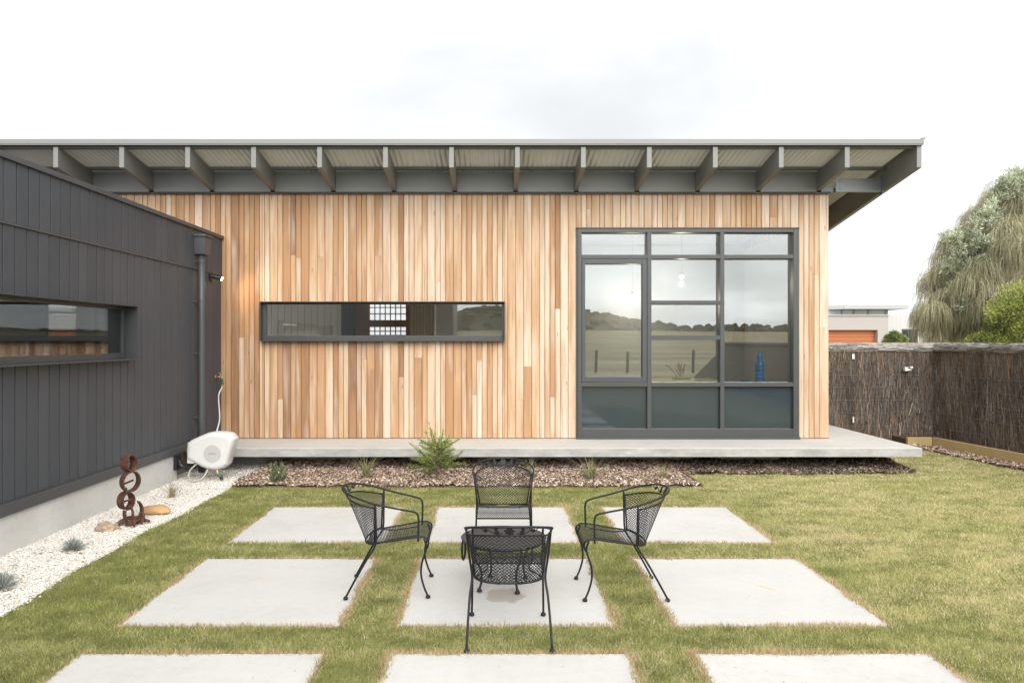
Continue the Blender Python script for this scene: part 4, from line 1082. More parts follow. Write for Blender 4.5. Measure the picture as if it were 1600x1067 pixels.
# ------------------------------------------------------------------ stones
def stone(name, c, r, mat, seed, label, amp=0.35, f=2.2):
    import bmesh
    bm = bmesh.new(); bmesh.ops.create_icosphere(bm, subdivisions=4, radius=1.0)
    for v in bm.verts:
        d = 1 + amp * mnoise.fractal(v.co * f + Vector((seed, 0, 0)), 1.0, 2.0, 4)
        v.co = Vector((v.co.x * r[0] * d, v.co.y * r[1] * d, v.co.z * r[2] * d)) + Vector(c)
    me = bpy.data.meshes.new(name); bm.to_mesh(me); bm.free()
    o = link_mesh(name, me, mat, None, (c[0], c[1], c[2] - r[2] * 0.5), 0, True); tag(o, label, 'stone')
stone('garden_stone', (X_at(243, 7.6), 7.6, 0.05), (0.155, 0.09, 0.05), M_TANROCK, 3, 'flat smooth tan stone beside the rusty sculpture', 0.2, 1.3)
stone('garden_stone', (X_at(167, 6.95), 6.95, 0.03), (0.10, 0.08, 0.055), M_BRNROCK, 9, 'jagged brown and cream stone half sunk in the white gravel', 0.42, 1.7)

# ------------------------------------------------------------------ small plants
def tuft(name, c, n, h, spread, cols, label, cat='plant', w=0.003, group=None, up=0.5):
    V, Cc = [], []
    for k in range(n):
        a = random.uniform(0, 6.28); L = h * random.uniform(0.35, 1.1); s_ = spread * random.uniform(0.1, 1.9) ** 1.2
        b0 = Vector((c[0] + random.gauss(0, spread * 0.09), c[1] + random.gauss(0, spread * 0.09), c[2]))
        d = Vector((math.cos(a), math.sin(a), 0)); sd_ = Vector((-d.y, d.x, 0)) * w
        kk = random.uniform(0.7, 1.3); col = [x * kk for x in random.choice(cols)]
        prev = b0
        for q in range(1, 5):
            t = q / 4; p = b0 + d * (s_ * t ** 1.7) + Vector((0, 0, L * (t - (1 - up) * 0.35 * t * t)))
            wa, wb_ = 1 - (q - 1) / 4 * 0.8, 1 - t * 0.8
            V += [prev - sd_ * wa, prev + sd_ * wa, p + sd_ * wb_, p - sd_ * wb_]; Cc += [col] * 4; prev = p
    o = np_mesh(name, [tuple(v) for v in V], 4, M_LEAF, np.clip(np.array(Cc), 0, 1), loc=c); tag(o, label, cat, group)
G_GREEN = [(0.15, 0.175, 0.07), (0.24, 0.235, 0.11), (0.36, 0.32, 0.18)]
G_STRAW = [(0.38, 0.31, 0.17), (0.28, 0.23, 0.12), (0.45, 0.38, 0.24)]
gp = 'grass tufts planted in the mulch bed'
def spot(px, py, z=0.0): Y = EYE * F_PX / (py - VY); return (X_at(px, Y), Y, z)
tuft('grass_tuft', spot(572, 752), 110, 0.38, 0.15, G_GREEN, 'thin green grass tuft in the mulch left of the feathery bush', w=0.0042, group=gp)
tuft('grass_tuft', spot(922, 752), 140, 0.37, 0.22, G_GREEN, 'fullest spiky grass tuft in the mulch below the big window', w=0.0042, group=gp)
tuft('grass_tuft', spot(1036, 752), 90, 0.29, 0.14, G_GREEN + G_STRAW, 'smallest grass tuft at the right end of the mulch bed', w=0.004, group=gp)
tuft('grass_tuft', spot(828, 747), 50, 0.30, 0.10, G_GREEN, 'grass tuft half hidden behind the mesh chair that faces us', w=0.004, group=gp)
tuft('straw_tuft', spot(268, 779, 0.01), 90, 0.27, 0.15, G_STRAW, 'dry straw coloured grass tuft on the gravel by the plinth', w=0.0026)
G_SILV = [(0.38, 0.40, 0.36), (0.27, 0.295, 0.255), (0.50, 0.515, 0.47)]
def dome(c, n, r, label):
    V, Cc = [], []
    for k in range(n):
        a = random.uniform(0, 6.28); e = random.uniform(0.0, 1.5); d = Vector((math.cos(a) * math.cos(e), math.sin(a) * math.cos(e), math.sin(e)))
        p0 = Vector(c) + d * r * random.uniform(0.1, 0.5); p1 = Vector(c) + d * r * random.uniform(0.75, 1.1) + Vector((random.gauss(0, 0.01), random.gauss(0, 0.01), random.gauss(0, 0.008)))
        sd_ = d.orthogonal().normalized() * 0.003; kk = random.uniform(0.6, 1.2); col = [x * kk for x in random.choice(G_SILV)]
        V += [p0 - sd_, p0 + sd_, p1 + sd_ * 0.6, p1 - sd_ * 0.6]; Cc += [col] * 4
    o = np_mesh('silver_cushion', [tuple(v) for v in V], 4, M_LEAF, np.clip(np.array(Cc), 0, 1), loc=c); tag(o, label, 'plant', 'silver cushion plants in the gravel')
dome(spot(115, 862, 0.01), 420, 0.10, 'small silver grey cushion plant nearer the sculpture')
dome(spot(4, 922, 0.01), 420, 0.11, 'silver grey cushion plant cut by the left edge of the picture')

def leaf_quad(V, Cc, p, d, L, w, col):
    d = d.normalized(); s_ = d.cross(Vector((random.gauss(0, 1), random.gauss(0, 1), random.gauss(0, 1))))
    if s_.length < 1e-5: return
    s_ = s_.normalized() * w; m = p + d * L * 0.5
    V += [p, m + s_, p + d * L, m - s_]; Cc += [col] * 4
# upright small shrub near the gravel
c = Vector(spot(436, 758)); V, Cc = [], []; sb_ = thing('young_shrub', 'low shrub with upright grey green leaves at the left end of the mulch', 'shrub', c)
stm = MB()
for k in range(26):
    a = random.uniform(0, 6.28); s_ = random.uniform(0.02, 0.15); tip = c + Vector((math.cos(a) * s_ * 1.1, math.sin(a) * s_, random.uniform(0.10, 0.29) * (1.15 - s_ * 2)))
    stm.tube([c, (c + tip) / 2 + Vector((0, 0, 0.02)), tip], [0.004, 0.003, 0.002], 5)
    for q in range(24):
        t = random.uniform(0.25, 1.0); p = c.lerp(tip, t)
        d = (tip - c).normalized() + Vector((random.gauss(0, 0.6), random.gauss(0, 0.6), random.uniform(0, 0.7)))
        kk = random.uniform(0.6, 1.35); col = [x * kk for x in random.choice([(0.10, 0.14, 0.06), (0.17, 0.21, 0.10), (0.27, 0.30, 0.16)])]
        leaf_quad(V, Cc, p, d, random.uniform(0.03, 0.06), 0.006, col)
stm.build('stems', M_BARK, sb_)
np_mesh('foliage', [tuple(v) for v in V], 4, M_LEAF, np.clip(np.array(Cc), 0, 1), parent=sb_)
# feathery bush
c = Vector(spot(683, 752)); V, Cc = [], []; fb_ = thing('feathery_bush', 'feathery bright green young bush in the mulch in front of the deck', 'bush', c)
stm = MB(); stm.tube([c, c + Vector((0, 0, 0.12)), c + Vector((-0.01, 0, 0.45)), c + Vector((-0.09, 0, 0.70))], [0.012, 0.010, 0.006, 0.002], 7)
br_ = []
for k in range(44):
    z0 = random.uniform(0.08, 0.48); a = random.uniform(0, 6.28); L = random.uniform(0.2, 0.40) * (1.1 - z0 * 1.1)
    p0 = c + Vector((0, 0, z0)); p1 = p0 + Vector((math.cos(a) * L * 1.12, math.sin(a) * L, L * random.uniform(0.15, 0.75)))
    br_.append((p0, p1))
for (x, z) in ((-0.10, 0.74), (-0.07, 0.68), (0.07, 0.66), (0.14, 0.60), (-0.02, 0.62), (-0.30, 0.50), (-0.24, 0.44), (0.03, 0.55), (0.30, 0.38), (-0.13, 0.62), (0.12, 0.55)):
    br_.append((c + Vector((x * 0.2, 0, z * 0.45)), c + Vector((x * 1.1, random.uniform(-0.1, 0.1), z * 0.97))))
for (p0, p1) in br_:
    stm.tube([p0, (p0 + p1) / 2, p1], [0.005, 0.0035, 0.0015], 5)
    hgt = (p1.z - c.z) / 0.7
    for q in range(120):
        t = random.uniform(0.2, 1.03); p = p0.lerp(p1, t)
        d = (p1 - p0).normalized() * 0.9 + Vector((random.gauss(0, 0.7), random.gauss(0, 0.7), random.gauss(0.25, 0.6)))
        base = Vector((0.13, 0.185, 0.05)).lerp(Vector((0.46, 0.50, 0.15)), min(1, max(0, hgt * 0.75 + random.gauss(0, 0.22))))
        kk = random.uniform(0.75, 1.25); leaf_quad(V, Cc, p, d, random.uniform(0.03, 0.06), 0.0031, [x * kk for x in base])
stm.build('stems', M_BARK, fb_)
np_mesh('foliage', [tuple(v) for v in V], 4, M_LEAF, np.clip(np.array(Cc), 0, 1), parent=fb_)

# black spike light under the deck
gl_ = thing('spike_light', 'black garden spike light leaning under the deck edge', 'garden light', (X_at(1110, 10.35), 10.35, 0.0))
sx_ = X_at(1110, 10.35)
MB().tube([(sx_ + 0.035, 10.35, -0.02), (sx_ - 0.015, 10.3, 0.19)], 0.013, 8).build('spike', M_BLACK, gl_)
hh = MB(); hh.tube([(sx_ - 0.01, 10.3, 0.195), (sx_ - 0.12, 10.26, 0.165)], [0.02, 0.042], 12); hh.box(sx_ - 0.13, sx_ - 0.0, 10.24, 10.32, 0.2, 0.208); hh.build('lamp_head', M_BLACK, gl_)
MB().tube(catmull([(sx_, 10.33, 0.19), (sx_ + 0.1, 10.4, 0.15), (sx_ + 0.2, 10.45, 0.08)], 5), 0.004, 6).build('cable', M_BLACK, gl_)

# ------------------------------------------------------------------ mesh chairs
def lattice(mb, surf, nu, nv, w=0.0016, th=0.0012):
    """expanded metal: diamond grid of thin bars over surf(u,v), u,v in 0..1"""
    def P(i, j): return Vector(surf(i / nu, j / nv))
    vs, fs = [], []
    def bar_(a, b, nrm):
        d = b - a
        if d.length < 1e-5: return
        s_ = d.cross(nrm).normalized() * w; nn = nrm * th; k = len(vs)
        vs.extend([a - s_, a + s_, a + nn, b - s_, b + s_, b + nn])
        fs.extend([(k, k + 1, k + 4, k + 3), (k + 1, k + 2, k + 5, k + 4), (k + 2, k, k + 3, k + 5)])
    for j in range(nv):
        for i in range(nu + 1):
            o_ = 0.5 * (j % 2)
            u = i + o_
            if u > nu: continue
            a = P(u, j)
            e = 0.02
            du = Vector(surf(min(1, u / nu + e), j / nv)) - Vector(surf(max(0, u / nu - e), j / nv))
            dv = Vector(surf(u / nu, min(1, j / nv + e))) - Vector(surf(u / nu, max(0, j / nv - e)))
            nrm = du.cross(dv)
            nrm = nrm.normalized() if nrm.length > 1e-9 else Vector((0, 0, 1))
            for su in (-0.5, 0.5):
                if 0 <= u + su <= nu: bar_(a, P(u + su, j + 1), nrm)
    mb.add(vs, fs)
TR = 0.0072
def mirror(pts): return [(-p[0], p[1], p[2]) for p in pts]
# chair local axes: x = sideways, y = forward, z = up
def arm_half():
    return [(0.222, 0.215, 0.395), (0.224, 0.217, 0.48), (0.225, 0.217, 0.555), (0.227, 0.200, 0.594), (0.236, 0.14, 0.612), (0.25, 0.03, 0.636), (0.262, -0.075, 0.662), (0.252, -0.17, 0.690), (0.205, -0.265, 0.716), (0.115, -0.325, 0.733), (0, -0.345, 0.738)]
loop = catmull(arm_half() + mirror(arm_half()[:-1][::-1]), 5)
def top_arc(u):      # top rail of the mesh panel
    q = (u - 0.5) * math.pi
    return Vector((0.240 * math.sin(q), -0.085 - 0.225 * math.cos(q) ** 0.85 if math.cos(q) > 0 else -0.085, 0.632 + 0.048 * max(0, math.cos(q))))
def bot_arc(u):
    q = (u - 0.5) * math.pi
    c_ = max(0, math.cos(q))
    return Vector((0.205 * math.sin(q), -0.09 - 0.085 * c_, 0.385 - 0.022 * c_))
def back_surf(u, v): return bot_arc(u).lerp(top_arc(u), v)
def seat_prof(v):    # v 0 rear .. 1 front lip, returns (y, z)
    pts = [(-0.175, 0.362), (-0.09, 0.378), (0.03, 0.395), (0.13, 0.412), (0.21, 0.424), (0.255, 0.424), (0.282, 0.408), (0.288, 0.382), (0.278, 0.345)]
    s_ = v * (len(pts) - 1); i = min(len(pts) - 2, int(s_)); t = s_ - i
    return (pts[i][0] + (pts[i + 1][0] - pts[i][0]) * t, pts[i][1] + (pts[i + 1][1] - pts[i][1]) * t)
def seat_halfw(y):
    if y < -0.09: 
        t = max(0, min(1, (y + 0.178) / 0.088)); return 0.205 * math.sqrt(max(0, 1 - (1 - t) ** 2))
    return 0.205 + 0.02 * min(1, (y + 0.09) / 0.3)
def seat_surf(u, v):
    y, z = seat_prof(v); h = seat_halfw(y); x = (2 * u - 1) * h
    return Vector((x, y, z - 0.012 * (1 - (2 * u - 1) ** 2) * (1 - v)))
def make_chair():
    root = thing('mesh_armchair', '', 'chair')
    a = MB(); a.tube(loop, TR, 8); a.build('arm_rail', M_IRON, root, smooth=True)
    pf = MB()
    pf.tube([top_arc(k / 28) for k in range(29)], 0.006, 7); pf.tube([bot_arc(k / 28) for k in range(29)], 0.006, 7)
    for s_ in (0, 1): pf.tube([bot_arc(s_), top_arc(s_)], 0.006, 7)
    for s_ in (-1, 1):
        pf.tube([(s_ * 0.240, -0.085, 0.632), (s_ * 0.262, -0.076, 0.655)], 0.0055, 6)
    bp = pf.build('back_frame', M_IRON, root, smooth=True)
    lm = MB(); lattice(lm, back_surf, 25, 30, 0.0021); lm.build('back_mesh', M_IRON, bp)
    orn = MB()
    def on_gap(u, h):    # point between mesh top rail and arm rail
        p = top_arc(u); q = Vector((p.x * 1.05, p.y - 0.034 * math.cos((u - .5) * math.pi), p.z + 0.056)); return p.lerp(q, h)
    def leaf(u0, h0, r, n, rot, inner=0.5):
        c_ = on_gap(u0, h0); du = (on_gap(u0 + 0.01, h0) - on_gap(u0 - 0.01, h0)).normalized(); dh = (on_gap(u0, 1) - on_gap(u0, 0)).normalized(); nn = du.cross(dh).normalized() * 0.0025
        ring_ = []
        for k in range(2 * n):
            q = rot + math.pi * k / n; rr = r if k % 2 == 0 else r * inner
            ring_.append(c_ + du * rr * math.cos(q) + dh * rr * math.sin(q))
        m_ = len(ring_); vs = [p + nn for p in ring_] + [p - nn for p in ring_] + [c_ + nn * 1.8, c_ - nn * 1.8]; fs = []
        for k in range(m_):
            k2 = (k + 1) % m_; fs += [(k, k2, 2 * m_), (m_ + k2, m_ + k, 2 * m_ + 1), (k, m_ + k, m_ + k2, k2)]
        orn.add(vs, fs)
    leaf(0.5, 0.5, 0.034, 7, 0.2, 0.62)
    for s_ in (-1, 1):
        leaf(0.5 + s_ * 0.095, 0.38, 0.019, 5, 0.5, 0.6); leaf(0.5 + s_ * 0.10, 0.75, 0.014, 5, 0.1, 0.6); leaf(0.5 + s_ * 0.185, 0.6, 0.017, 5, 0.9, 0.6)
        orn.tube([on_gap(0.5 + s_ * x, h) for x, h in ((0.05, 0.3), (0.09, 0.15), (0.13, 0.35), (0.17, 0.75), (0.21, 0.6), (0.235, 0.95))], 0.003, 6)
    orn.build('leaf_ornament', M_IRON, root)
    st = MB(); side = []
    for s_ in (-1, 1):
        st.tube([(s_ * seat_halfw(seat_prof(k / 40)[0]), *seat_prof(k / 40)) for k in range(0, 41)], 0.0065, 7)
    yf, zf = seat_prof(1); st.tube([(-seat_halfw(yf), yf, zf), (seat_halfw(yf), yf, zf)], 0.006, 7)
    for s_ in (-1, 1): st.tube([(s_ * 0.2, -0.08, 0.372), (s_ * 0.13, 0.02, 0.384), (s_ * 0.13, 0.2, 0.411)], 0.005, 6)
    sf = st.build('seat_frame', M_IRON, root, smooth=True)
    sm = MB(); lattice(sm, lambda u, v: seat_surf(u, 0.02 + 0.98 * v), 24, 42, 0.0020); sm.build('seat_mesh', M_IRON, sf)
    for s_ in (-1, 1):
        l_ = MB()
        l_.tube(catmull([(s_ * 0.255, -0.078, 0.655), (s_ * 0.238, -0.077, 0.50), (s_ * 0.222, -0.078, 0.395), (s_ * 0.222, -0.095, 0.345), (s_ * 0.232, -0.14, 0.275), (s_ * 0.241, -0.215, 0.145), (s_ * 0.246, -0.282, 0.022)], 5), TR, 8)
        l_.lathe([(0.004, 0), (0.015, 0.004), (0.018, 0.012), (0.014, 0.020), (0.007, 0.026)], (s_ * 0.246, -0.284, 0.0), 12)
        l_.build('rear_leg', M_IRON, root, smooth=True)
        l_ = MB()
        l_.tube(catmull([(s_ * 0.222, 0.255, 0.412), (s_ * 0.224, 0.272, 0.36), (s_ * 0.226, 0.262, 0.31), (s_ * 0.228, 0.240, 0.24), (s_ * 0.229, 0.236, 0.16), (s_ * 0.231, 0.256, 0.08), (s_ * 0.233, 0.282, 0.018)], 5), TR, 8)
        l_.lathe([(0.004, 0), (0.015, 0.004), (0.018, 0.012), (0.014, 0.020), (0.007, 0.026)], (s_ * 0.233, 0.284, 0.0), 12)
        l_.build('front_leg', M_IRON, root, smooth=True)
    return root
def copy_tree(o, parent=None):
    c_ = o.copy(); COL.objects.link(c_)
    if parent is not None: c_.parent = parent
    for ch in list(o.children): copy_tree(ch, c_)
    return c_
chair = make_chair()
CH = [(0.088, 4.515, 0, 'black wrought iron mesh armchair nearest us, seen from behind'),
      (-0.752, 5.35, -88, 'black wrought iron mesh armchair at the left, facing right'),
      (0.905, 5.30, 91, 'black wrought iron mesh armchair at the right, facing left'),
      (0.080, 6.275, 180, 'black wrought iron mesh armchair behind the table, facing us')]
for i, (x, y, rz, lb) in enumerate(CH):
    o = chair if i == 0 else copy_tree(chair)
    o.location = (x, y, 0.006); o.rotation_euler = (0, 0, R(rz)); o['label'] = lb; o['category'] = 'chair'; o['group'] = 'wrought iron mesh armchairs round the table'

# ------------------------------------------------------------------ round low table
TX, TY, TZ = 0.07, 5.37, 0.365
tb_ = thing('round_table', 'low round black metal table in the middle of the four mesh chairs', 'table', (TX, TY, 0.012))
m_ = MB(); m_.lathe([(0.02, -0.006), (0.295, -0.006), (0.308, -0.003), (0.312, 0.004), (0.306, 0.010), (0.296, 0.006), (0.02, 0.006)], (TX, TY, TZ), 48)
tt = m_.build('tabletop', plain('table_top_iron', (0.03, 0.031, 0.033), 0.42, 0.2, 12, 0.0, 0.0, 0.35), tb_, smooth=False)
m_ = MB(); m_.tube([(TX + 0.285 * math.cos(k * 0.1309), TY + 0.285 * math.sin(k * 0.1309), TZ - 0.02) for k in range(48)], 0.007, 7, True); m_.build('apron_ring', M_IRON, tb_)
for (x, y) in ((-0.105, 5.24), (0.165, 5.20), (-0.03, 5.56), (0.235, 5.53)):
    d = Vector((x - TX, y - TY, 0)); m_ = MB(); p = Vector((TX, TY, 0))
    m_.tube(catmull([p + d * 1.2 + Vector((0, 0, TZ - 0.015)), p + d * 1.25 + Vector((0, 0, 0.28)), p + d * 0.95 + Vector((0, 0, 0.17)), p + d * 0.92 + Vector((0, 0, 0.08)), p + d + Vector((0, 0, 0.03))], 5), 0.0085, 8)
    m_.lathe([(0.005, 0), (0.017, 0.004), (0.02, 0.012), (0.013, 0.022), (0.009, 0.03)], (x, y, 0.012), 12); m_.build('leg', M_IRON, tb_, smooth=True)
for s_ in (-1, 1):
    m_ = MB(); rx_ = TX + s_ * 0.292
    m_.tube([(rx_ + 0.010 * math.cos(q), TY + 0.05 * math.cos(q), TZ - 0.085 + 0.075 * math.sin(q)) for q in [2 * math.pi * k / 32 for k in range(32)]], 0.008, 8, True)
    m_.build('handle_ring', M_IRON, tb_, smooth=True)

# ------------------------------------------------------------------ brush fence
fence = thing('brush_fence', 'dark brown brushwood fence with a rolled cap and wire ties', 'fence', (7.7, 12.9, 0))
FC = Vector((7.75, 12.95, 0)); FA = Vector((5.03, 12.95, 0)); FB = Vector((8.75, -10.0, 0))
FH = 1.62
def run(a, b, side):
    d = (b - a); L = d.length; d = d / L; nrm = Vector((d.y, -d.x, 0)) * side
    return d, L, nrm
def brush(a, b, nrm, L, d, dens):
    n = int(L * FH * dens)
    s_ = RNG.uniform(0, L, n); z0 = RNG.uniform(-0.03, FH - 0.1, n); ln = RNG.uniform(0.12, 0.45, n); off = RNG.uniform(0.02, 0.07, n)
    lean = RNG.normal(0, 0.13, n); bow = RNG.normal(0, 0.012, n); w = RNG.uniform(0.0018, 0.0052, n)
    z1 = np.minimum(z0 + ln, FH + 0.02)
    A = np.array(a)[None] + s_[:, None] * np.array(d)[None] + off[:, None] * np.array(nrm)[None]; A[:, 2] = z0
    B = A + (lean * ln)[:, None] * np.array(d)[None] + bow[:, None] * np.array(nrm)[None]; B[:, 2] = z1
    D = np.array(d)[None]; N = np.array(nrm)[None]
    q = [A - D * w[:, None], A + N * w[:, None], A + D * w[:, None], B - D * w[:, None] * 0.6, B + N * w[:, None] * 0.6, B + D * w[:, None] * 0.6]
    V = np.stack(q, 1).reshape(-1, 3)
    F = (np.array([(0, 1, 4, 3), (1, 2, 5, 4)])[None] + (np.arange(n) * 6)[:, None, None]).reshape(-1, 4)
    strip = vnoise(s_, z0 * 0.3, 7.0, 21)
    c_ = np.array([0.118, 0.101, 0.087])[None] * (RNG.lognormal(0, 0.46, (n, 1)) * (1 + 0.25 * strip[:, None]))
    warm = RNG.uniform(0, 1, n) < np.clip(0.16 + 0.2 * (z0 < 0.3) + 0.25 * (z1 > FH - 0.12), 0, 1); c_[warm] *= np.array([1.4, 1.08, 0.8])
    pale = RNG.uniform(0, 1, n) < 0.03; c_[pale] = np.array([0.20, 0.17, 0.14]) * RNG.uniform(0.7, 1.3, (pale.sum(), 1))
    return V, F, np.repeat(np.clip(c_, 0.008, 0.6), 6, axis=0)
for (a, b, side) in ((FA, FC, 1), (FC, FB, 1)):
    d, L, nrm = run(a, b, side)
    V, F, c_ = brush(a, b, nrm, min(L, 7.5), d, 4200)
    pn = np_mesh('brush_panel', V, 4, M_TWIG, c_, parent=fence, faces=F)
    bb = MB(); e = nrm * 0.018; e2 = nrm * -0.06
    cut = b - d * (5.0 if L > 10 else 0.0); up = Vector((0, 0, FH))
    bb.hexa([a + e2, a + e, a + e + up, a + e2 + up, cut + e2, cut + e, cut + e + up, cut + e2 + up])
    if L > 10: bb.hexa([cut + e2, cut + e, cut + e + up, cut + e2 + up, b + e2, b + e, b + e + up * 0.15, b + e2 + up * 0.15])
    bb.build('brush_core', plain('brush_core', (0.14, 0.127, 0.114) if L > 10 else (0.06, 0.052, 0.045), 0.95, 0.4, 20), pn)
    # cap roll of lengthwise twigs
    n = int(min(L, 9) * 900); s_ = RNG.uniform(0, min(L, 9), n); an = RNG.uniform(0, 6.28, n); rr = 0.075 + RNG.uniform(-0.012, 0.014, n); ln = RNG.uniform(0.15, 0.5, n)
    an2 = an + RNG.normal(0, 0.22, n); w = RNG.uniform(0.0025, 0.006, n)
    C0 = np.array(a)[None] + s_[:, None] * np.array(d)[None] + np.array(nrm)[None] * 0.005
    def cpt(C, an, r): return C + np.array(nrm)[None] * (np.cos(an) * r * 1.15)[:, None] + np.array([[0, 0, 1.0]]) * (FH + 0.05 + np.sin(an) * r)[:, None]
    A = cpt(C0, an, rr); B = cpt(C0 + ln[:, None] * np.array(d)[None], an2, rr)
    T = np.stack([-np.sin(an), np.zeros(n), np.cos(an)], 1); T = np.array(nrm)[None] * (-np.sin(an))[:, None] + np.array([[0, 0, 1.0]]) * np.cos(an)[:, None]
    O = np.array(nrm)[None] * np.cos(an)[:, None] + np.array([[0, 0, 1.0]]) * np.sin(an)[:, None]
    q = [A - T * w[:, None], A + O * w[:, None], A + T * w[:, None], B - T * w[:, None] * 0.7, B + O * w[:, None] * 0.7, B + T * w[:, None] * 0.7]
    V = np.stack(q, 1).reshape(-1, 3); F = (np.array([(0, 1, 4, 3), (1, 2, 5, 4)])[None] + (np.arange(n) * 6)[:, None, None]).reshape(-1, 4)
    c_ = np.array([0.27, 0.245, 0.215])[None] * RNG.lognormal(0, 0.6, (n, 1))
    cap = np_mesh('cap_roll', V, 4, M_TWIG, np.repeat(np.clip(c_, 0.01, 0.5), 6, axis=0), parent=fence, faces=F)
    cc_ = MB(); cc_.tube([a + nrm * 0.005 + Vector((0, 0, FH + 0.05)), cut + nrm * 0.005 + Vector((0, 0, FH + 0.05))], 0.066, 12)
    cc_.build('cap_core', plain('cap_core', (0.05, 0.042, 0.035), 0.95, 0.4, 20), cap)
    ty_ = MB(); hp = []; nt = int(min(L, 9) / 0.19)
    for j in range(nt * 14):
        q = 2 * math.pi * j / 14; c0 = a + d * (0.05 + 0.19 * j / 14 + 0.05 * math.sin(j * 0.11)) + nrm * 0.005 + Vector((0, 0, FH + 0.05))
        hp.append(c0 + nrm * (0.102 * math.cos(q)) + Vector((0, 0, 0.09 * math.sin(q))))
    ty_.tube(hp, 0.0022, 5); ty_.build('cap_wire', M_WIRE, cap)
    wr = MB()
    for zc in (1.42, 1.20, 0.98, 0.76, 0.54, 0.30):
        pts = []
        for j in range(int(L / 0.25) + 1): pts.append(a + d * min(L, j * 0.25) + nrm * (0.079 + random.uniform(-0.003, 0.003)) + Vector((0, 0, zc + random.uniform(-0.008, 0.008))))
        wr.tube(pts, 0.0021, 5)
    wr.build('fence_wires', M_WIRE, pn)
tgm = MB(); X0 = X_at(1333, 12.86)
tgm.box(X0 - 0.02, X0 + 0.02, 12.85, 12.86, Z_at(561, 12.86), Z_at(553, 12.86)); tgm.box(X0 - 0.012, X0 + 0.012, 12.85, 12.86, Z_at(660, 12.86), Z_at(651, 12.86))
tgm.build('white_tags', M_WHITE, fence)
fs_ = thing('fence_sensor', 'small white weatherproof sensor box fixed to the brush fence', 'sensor', (X_at(1418, 12.84), 12.84, Z_at(576, 12.84)))
X0, Z0 = X_at(1418, 12.84), Z_at(576, 12.84)
MB().box(X0 - 0.07, X0 - 0.015, 12.79, 12.86, Z0 - 0.04, Z0 + 0.03).build('box', M_WHITE, fs_, bevel=0.006)
m_ = MB(); m_.tube([(X0 - 0.015, 12.82, Z0 - 0.02), (X0 + 0.055, 12.82, Z0 - 0.015)], 0.02, 10); m_.tube([(X0 + 0.03, 12.8, Z0 + 0.02), (X0 + 0.062, 12.78, Z0 + 0.02)], 0.022, 10); m_.build('arm', M_WHITE, fs_)
MB().tube([(X0 - 0.01, 12.82, Z0 + 0.02), (X0 + 0.035, 12.82, Z0 + 0.02)], 0.015, 8).build('joint', M_GALV, fs_)

slp = thing('timber_sleeper_edge', 'yellow treated pine sleeper edging at the foot of the brush fence', 'edging', (7.38, 12.4, 0))
S0, S1, S2 = Vector((6.97, 12.40, 0)), Vector((7.385, 12.40, 0)), Vector((8.0, 7.1, 0))
MB().box(S0.x, S1.x, 12.40, 12.46, -0.03, 0.17).build('sleeper', M_SLEEPER, slp, bevel=0.005)
d = (S2 - S1).normalized(); nr = Vector((-d.y, d.x, 0)) * 0.06
for (ta, tb2) in ((0.0, 2.38), (2.385, 5.3)):
    a, b = S1 + d * ta, S1 + d * tb2
    m_ = MB(); up = Vector((0, 0, 0.17)); dn = Vector((0, 0, -0.03))
    a2 = a + Vector((0.003, 0, 0)) if ta == 0 else a
    m_.hexa([a2 + dn, a2 + nr + dn, a2 + nr + up, a2 + up, b + dn, b + nr + dn, b + nr + up, b + up]); m_.build('sleeper', M_SLEEPER, slp, bevel=0.005)
sl2 = MB(); sl2.prism([(6.972, 12.463), (7.40, 12.463), (8.07, 7.1), (8.4, 6.6), (7.8, 13.0), (6.972, 13.0)], 'z', -0.06, 0.14)
tag(sl2.build('soil', plain('fence_soil', (0.07, 0.05, 0.035), 0.95, 0.3, 20)), kind='structure')

# ------------------------------------------------------------------ neighbour's house
nb = thing('neighbour_house', 'flat roofed neighbouring house with an orange garage door behind the brush fence', 'house', (20, 36, 0))
NY = 35.0
def nX(p, Y=NY): return X_at(p, Y)
def nZ(p, Y=NY): return Z_at(p, Y)
gw = MB()
holed(gw, nX(1120), nX(1388), -0.1, nZ(493.5), [(nX(1150), nX(1371.5), -0.2, nZ(515.5))], lambda a, b, p, r: gw.box(a, b, NY, NY + 0.4, p, r))
gw.box(nX(1388) - 0.3, nX(1388), NY + 0.401, NY + 6, -0.1, nZ(493.5)); gw.build('garage_wall', M_NHWALL, nb)
gd_ = MB(); zt = nZ(515.5); k_ = 0
while zt > 0: gd_.box(nX(1150), nX(1371.5), NY + 0.25, NY + 0.30, max(-0.05, zt - 0.165), zt - 0.006); zt -= 0.17
gd_.build('garage_door', M_ORANGE, nb); MB().box(nX(1150), nX(1371.5), NY + 0.301, NY + 0.35, 0, nZ(515.5)).build('door_backing', M_DARKGLASS, nb)
MB().box(nX(1120), nX(1388) + 0.06, NY - 0.06, NY + 6, nZ(493.5) + 0.002, nZ(493.5) + 0.05).build('garage_cap', M_NHROOF, nb)
NY2 = 42.0
ww = MB(); x_ = nX(1380, NY2); xe = nX(1560, NY2)
holes2 = [(nX(1409, NY2), nX(1434, NY2), -0.2, nZ(515, NY2))]
def wbd(a, b, p, r):
    q = a
    while q < b - 0.02: ww.box(q, min(b, q + 0.245), NY2, NY2 + 0.05, p, r); q += 0.249
holed(ww, x_, xe, -0.1, nZ(492.5, NY2), holes2, wbd); ww.build('white_wall', M_NHWHITE, nb)
MB().box(x_, xe, NY2 + 0.051, NY2 + 0.3, -0.1, nZ(492.5, NY2) - 0.01).build('wall_core', M_NHWHITE, nb)
MB().box(nX(1409, NY2) - 0.0, nX(1434, NY2), NY2 - 0.005, NY2 + 0.049, 0.2, nZ(515, NY2)).build('window', M_DARKGLASS, nb)
m_ = MB()
